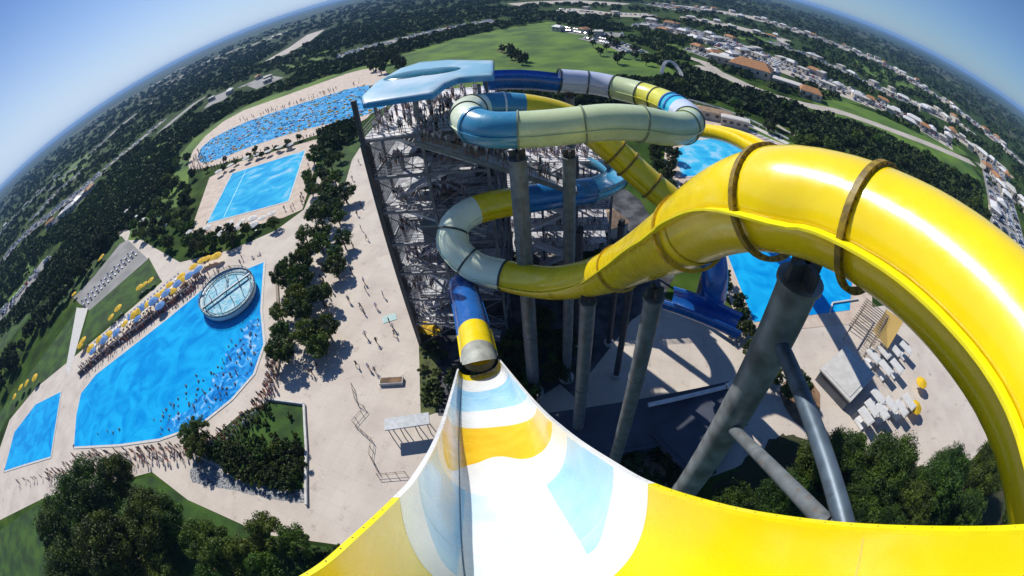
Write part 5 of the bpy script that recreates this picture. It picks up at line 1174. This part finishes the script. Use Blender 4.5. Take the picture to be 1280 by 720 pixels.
for x, y, z in ((-5, -2, 3), (5, -2.5, 3.6), (5.2, 2, 3), (-4.6, 2.4, 3.7)): b.bar((x, y, 0), (x, y, z + .1), .06, 6)
b.build_each('post', STEEL, o)
# park fence on the right
c = [G(860, 128), G(900, 139), G(940, 155), G(985, 178)]; o = tag(empty('park_fence', c[0]), 'long white fence between the splash pool and the wood', 'fence'); b = MB()
for a, q in zip(c, c[1:]):
    b.beam(a - c[0] + Vector((0, 0, 1.3)), q - c[0] + Vector((0, 0, 1.3)), .2, .5); n = int((q - a).length / 3)
    for k in range(n): p = a.lerp(q, k / n) - c[0]; b.box(p + Vector((0, 0, .75)), (.2, .2, 1.5))
b.build('rail', ROOFW, o)
# small white slide in the distance
g = G(840, 100); wsd = Tube('small_slide', [g + Vector((-7, -4, .6)), g + Vector((-5, 0, 5)), g + Vector((-2, 3, 8)), g + Vector((1, 2.5, 8)), g + Vector((3, -1, 5)), g + Vector((4, -5, 1.0)), g + Vector((7, -5, .8)), g + Vector((9, -1, 3.2))], .8, 'small white looping slide standing in the wood beyond the park')
wsd.section(0, wsd.T, ROOFW, None, [], open_top=True)
# yellow flume beside splash pool
yf = Tube('yellow_flume', [D(872, 160, 96), D(900, 164, 88), D(925, 172, 80), D(950, 186, 72), D(985, 205, 62)], 1.9, 'broad yellow open flume ending beside the splash pool')
yf.section(0, yf.T, YEL, None, [], open_top=True)
for i, (px, py) in enumerate([(905, 176), (930, 188), (960, 205)]): p = G(px, py); column(p.x, p.y, 3.2, .25, 'short post under the broad yellow flume', STEEL, False)
bt = Tube('blue_trough', [D(835, 372, 52), D(860, 380, 51), D(890, 392, 51), D(925, 408, 52)], 1.5, 'deep blue open trough dropping to the landing pool')
bt.section(0, bt.T, BLUE, None, [], open_top=True)
# far houses, pale roofs scattered through the built-up strips
hs = 0
def strip_points(idx, n, off):
    pts, w = strips[idx]; c = [G(*p) for p in pts]; L = arclen(c); out_ = []
    for k in range(n):
        t = L[-1] * (k + random.random()) / n; i = max(1, min(int(np.searchsorted(L, t)), len(c) - 1)); d = (c[i] - c[i - 1]).normalized(); q = c[i - 1].lerp(c[i], (t - L[i - 1]) / (L[i] - L[i - 1])); nrm = Vector((-d.y, d.x, 0))
        out_.append((q + nrm * random.uniform(-off, off) * w, math.atan2(d.y, d.x)))
    return out_
for idx, n in ((0, 26), (1, 10), (3, 34), (4, 22), (9, 6), (10, 5), (14, 7), (15, 10), (16, 9), (17, 8), (18, 10), (19, 8), (20, 4), (21, 7), (22, 6), (27, 9), (28, 3), (29, 2), (24, 3), (2, 6)):
    for p, a in strip_points(idx, n, .62):
        rt = random.choice(['white', 'white', 'pale', 'pale', 'white', 'pale', 'terracotta']); building(0, 0, random.uniform(6, 12), random.uniform(5, 7), random.uniform(2.6, 4), a + random.choice([0, 1.57]), 'far low house with a %s roof in the built-up strips' % rt, WALLM, {'white': ROOFW, 'pale': ROOFP, 'terracotta': ROOFT}[rt], rt == 'pale', 2, 'house', 'far houses with %s roofs' % rt, p=p)

# ================================================================== CARS
def car_mesh(pm):
    b = MB(); prof = [(-2.1, .45), (-2.08, .85), (-1.55, .95), (-1.0, 1.42), (.55, 1.45), (1.15, .98), (1.95, .88), (2.1, .5)]
    for y0, y1 in ((-.86, .86),):
        V = [(x, y * (1 if z < 1.1 else .82), z) for y in (y0, y1) for x, z in prof]; n = len(prof)
        b.add(V, [(k, k + 1, n + k + 1, n + k) for k in range(n - 1)] + [(n - 1, 0, n, 2 * n - 1), tuple(range(n - 1, -1, -1)), tuple(range(n, 2 * n))], 0)
    V = [(-1.5, -.74, 1.0), (-1.02, -.70, 1.40), (-1.02, .70, 1.40), (-1.5, .74, 1.0)]; b.add([(x - .03, y, z + .02) for x, y, z in V], [(0, 1, 2, 3)], 1)
    V = [(.58, -.70, 1.43), (1.12, -.76, 1.0), (1.12, .76, 1.0), (.58, .70, 1.43)]; b.add([(x + .03, y, z + .02) for x, y, z in V], [(0, 1, 2, 3)], 1)
    for s_ in (-1, 1): b.add([(-1.3, s_ * .872, 1.0), (-.9, s_ * .75, 1.36), (.5, s_ * .75, 1.38), (.95, s_ * .872, 1.0)], [(0, 1, 2, 3)], 1)
    for x in (-1.35, 1.3):
        for s_ in (-1, 1): b.bar((x, s_ * .7, .34), (x, s_ * .9, .34), .34, 10, 2)
    o = b.build('car', [pm, GLASSD, TYRE]); me = o.data; bpy.data.objects.remove(o); return me
CARS = [(n, car_mesh(m)) for n, m in zip(('white', 'silver', 'dark', 'red', 'blue'), CARM)]
slots = []
for idx, rows in ((0, 6), (1, 4), (2, 4), (5, 3), (6, 3), (7, 2), (8, 2), (9, 3), (10, 2), (11, 1), (12, 1), (15, 2), (16, 2), (17, 2), (20, 1), (25, 2), (24, 2), (3, 5), (4, 4), (27, 3)):
    pts, w = strips[idx]; c = [G(*p) for p in pts]; L = arclen(c)
    for r_ in range(rows):
        off = w * ((r_ + .5) / rows - .5) * .95; t = 1.0
        while t < L[-1]:
            i = max(1, min(int(np.searchsorted(L, t)), len(c) - 1)); d = (c[i] - c[i - 1]).normalized(); nrm = Vector((-d.y, d.x, 0)); q = c[i - 1].lerp(c[i], (t - L[i - 1]) / (L[i] - L[i - 1])) + nrm * off
            if random.random() < .75: slots.append((q, math.atan2(d.y, d.x) + 1.57 + random.uniform(-.05, .05), idx))
            t += random.choice([2.7, 2.7, 2.7, 5.5])
slots = [s for s in slots if s[0].length < 700]; slots.sort(key=lambda s: s[0].length)
WHERE = {0: 'beyond the pale road', 1: 'beside the pale road', 2: 'at the right edge', 5: 'behind the meadow', 6: 'at the far left', 7: 'at the left edge', 8: 'in the second row at far left', 25: 'beyond the meadow', 24: 'beyond the meadow', 9: 'on the outer strip at far left', 10: 'in the woods at upper left', 11: 'along the lane at upper left', 12: 'along the upper left lane', 16: 'on the far right strip', 17: 'on the right strip', 20: 'along the right edge',  3: 'on the far right strip', 4: 'on the farthest strip', 15: 'in the middle right strip', 27: 'near the terracotta roof'}
for q, a, idx in slots[:300]:
    k = random.choices(range(5), [5, 3, 3, .5, .7])[0]; n_, me = CARS[k]; o = bpy.data.objects.new('parked_car', me); o.location = (q.x, q.y, .08); o.rotation_euler = (0, 0, a); link(o); tag(o, '%s car parked in the rows %s' % (n_, WHERE[idx]), 'car', '%s cars parked %s' % (n_, WHERE[idx]))
def car_mass(sl):
    V = []; F = []; M_ = []
    mats = []
    for n_, me in CARS:
        for m in me.materials:
            if m not in mats: mats.append(m)
    data = []
    for n_, me in CARS:
        co = np.zeros(len(me.vertices) * 3); me.vertices.foreach_get('co', co); data.append((co.reshape(-1, 3), [tuple(p.vertices) for p in me.polygons], [mats.index(me.materials[p.material_index]) for p in me.polygons]))
    for q, a, _ in sl:
        co, fs, mi = random.choices(data, [6, 3, 2, .5, .6])[0]; R = np.array([[math.cos(a), -math.sin(a), 0], [math.sin(a), math.cos(a), 0], [0, 0, 1]]); b_ = len(V); V += list(map(tuple, co @ R.T + np.array([q.x, q.y, .08]))); F += [tuple(i + b_ for i in f) for f in fs]; M_ += mi
    tag(mesh_obj('distant_cars', V, F, mats, fm=M_), 'distant parked cars too small to tell apart', kind='stuff')
car_mass(slots[300:2600]); print('CARS', len(slots))

# ================================================================== HAZE
b = MB(); b.box((0, 0, 39.5), (34000, 34000, 83)); hz = b.build('haze', [])
hm = bpy.data.materials.new('haze'); hm.use_nodes = True; nt = hm.node_tree; nt.nodes.remove(nt.nodes['Principled BSDF'])
pv = nt.nodes.new('ShaderNodeVolumePrincipled'); pv.inputs['Color'].default_value = (.32, .58, 1.0, 1); pv.inputs['Density'].default_value = 0.00013; pv.inputs['Anisotropy'].default_value = 0.0
nt.links.new(pv.outputs[0], nt.nodes['Material Output'].inputs['Volume']); hz.data.materials.append(hm); tag(hz, 'pale blue haze over the far land', kind='stuff')

# ================================================================== LABELS: tell repeats apart by their order in view
def ordinal(n): return '%d%s' % (n, 'th' if 10 <= n % 100 <= 20 else {1: 'st', 2: 'nd', 3: 'rd'}.get(n % 10, 'th'))
def view_xy(p):
    c = RM.T @ (np.array(p, float) - np.array([0, 0, H])); c /= np.linalg.norm(c); th = math.acos(max(-1, min(1, -c[2]))); r = 2 * FPX * math.sin(th / 2); q = math.hypot(c[0], c[1]) + 1e-9
    return 640 + c[0] / q * r, 360 - c[1] / q * r
by_label = {}
for o in S.objects:
    if o.parent is None and o.get('label') and o.get('group'): by_label.setdefault((o['label'], o['group']), []).append(o)
for (lab, grp), os_ in by_label.items():
    if len(os_) < 2: continue
    xy = {o.name: view_xy(tuple(o.location)) for o in os_}; xs = [v[0] for v in xy.values()]; ys = [v[1] for v in xy.values()]
    ax = 0 if max(xs) - min(xs) >= max(ys) - min(ys) else 1
    for k, o in enumerate(sorted(os_, key=lambda o: xy[o.name][ax])):
        n = len(os_); w = 'left' if ax == 0 else 'top'; a = k + 1
        if k >= n / 2 and n > 2: a = n - k; w = 'right' if ax == 0 else 'bottom'
        o['label'] = ' '.join(lab.split()[:13]) + ', %s from %s' % (ordinal(a), w)
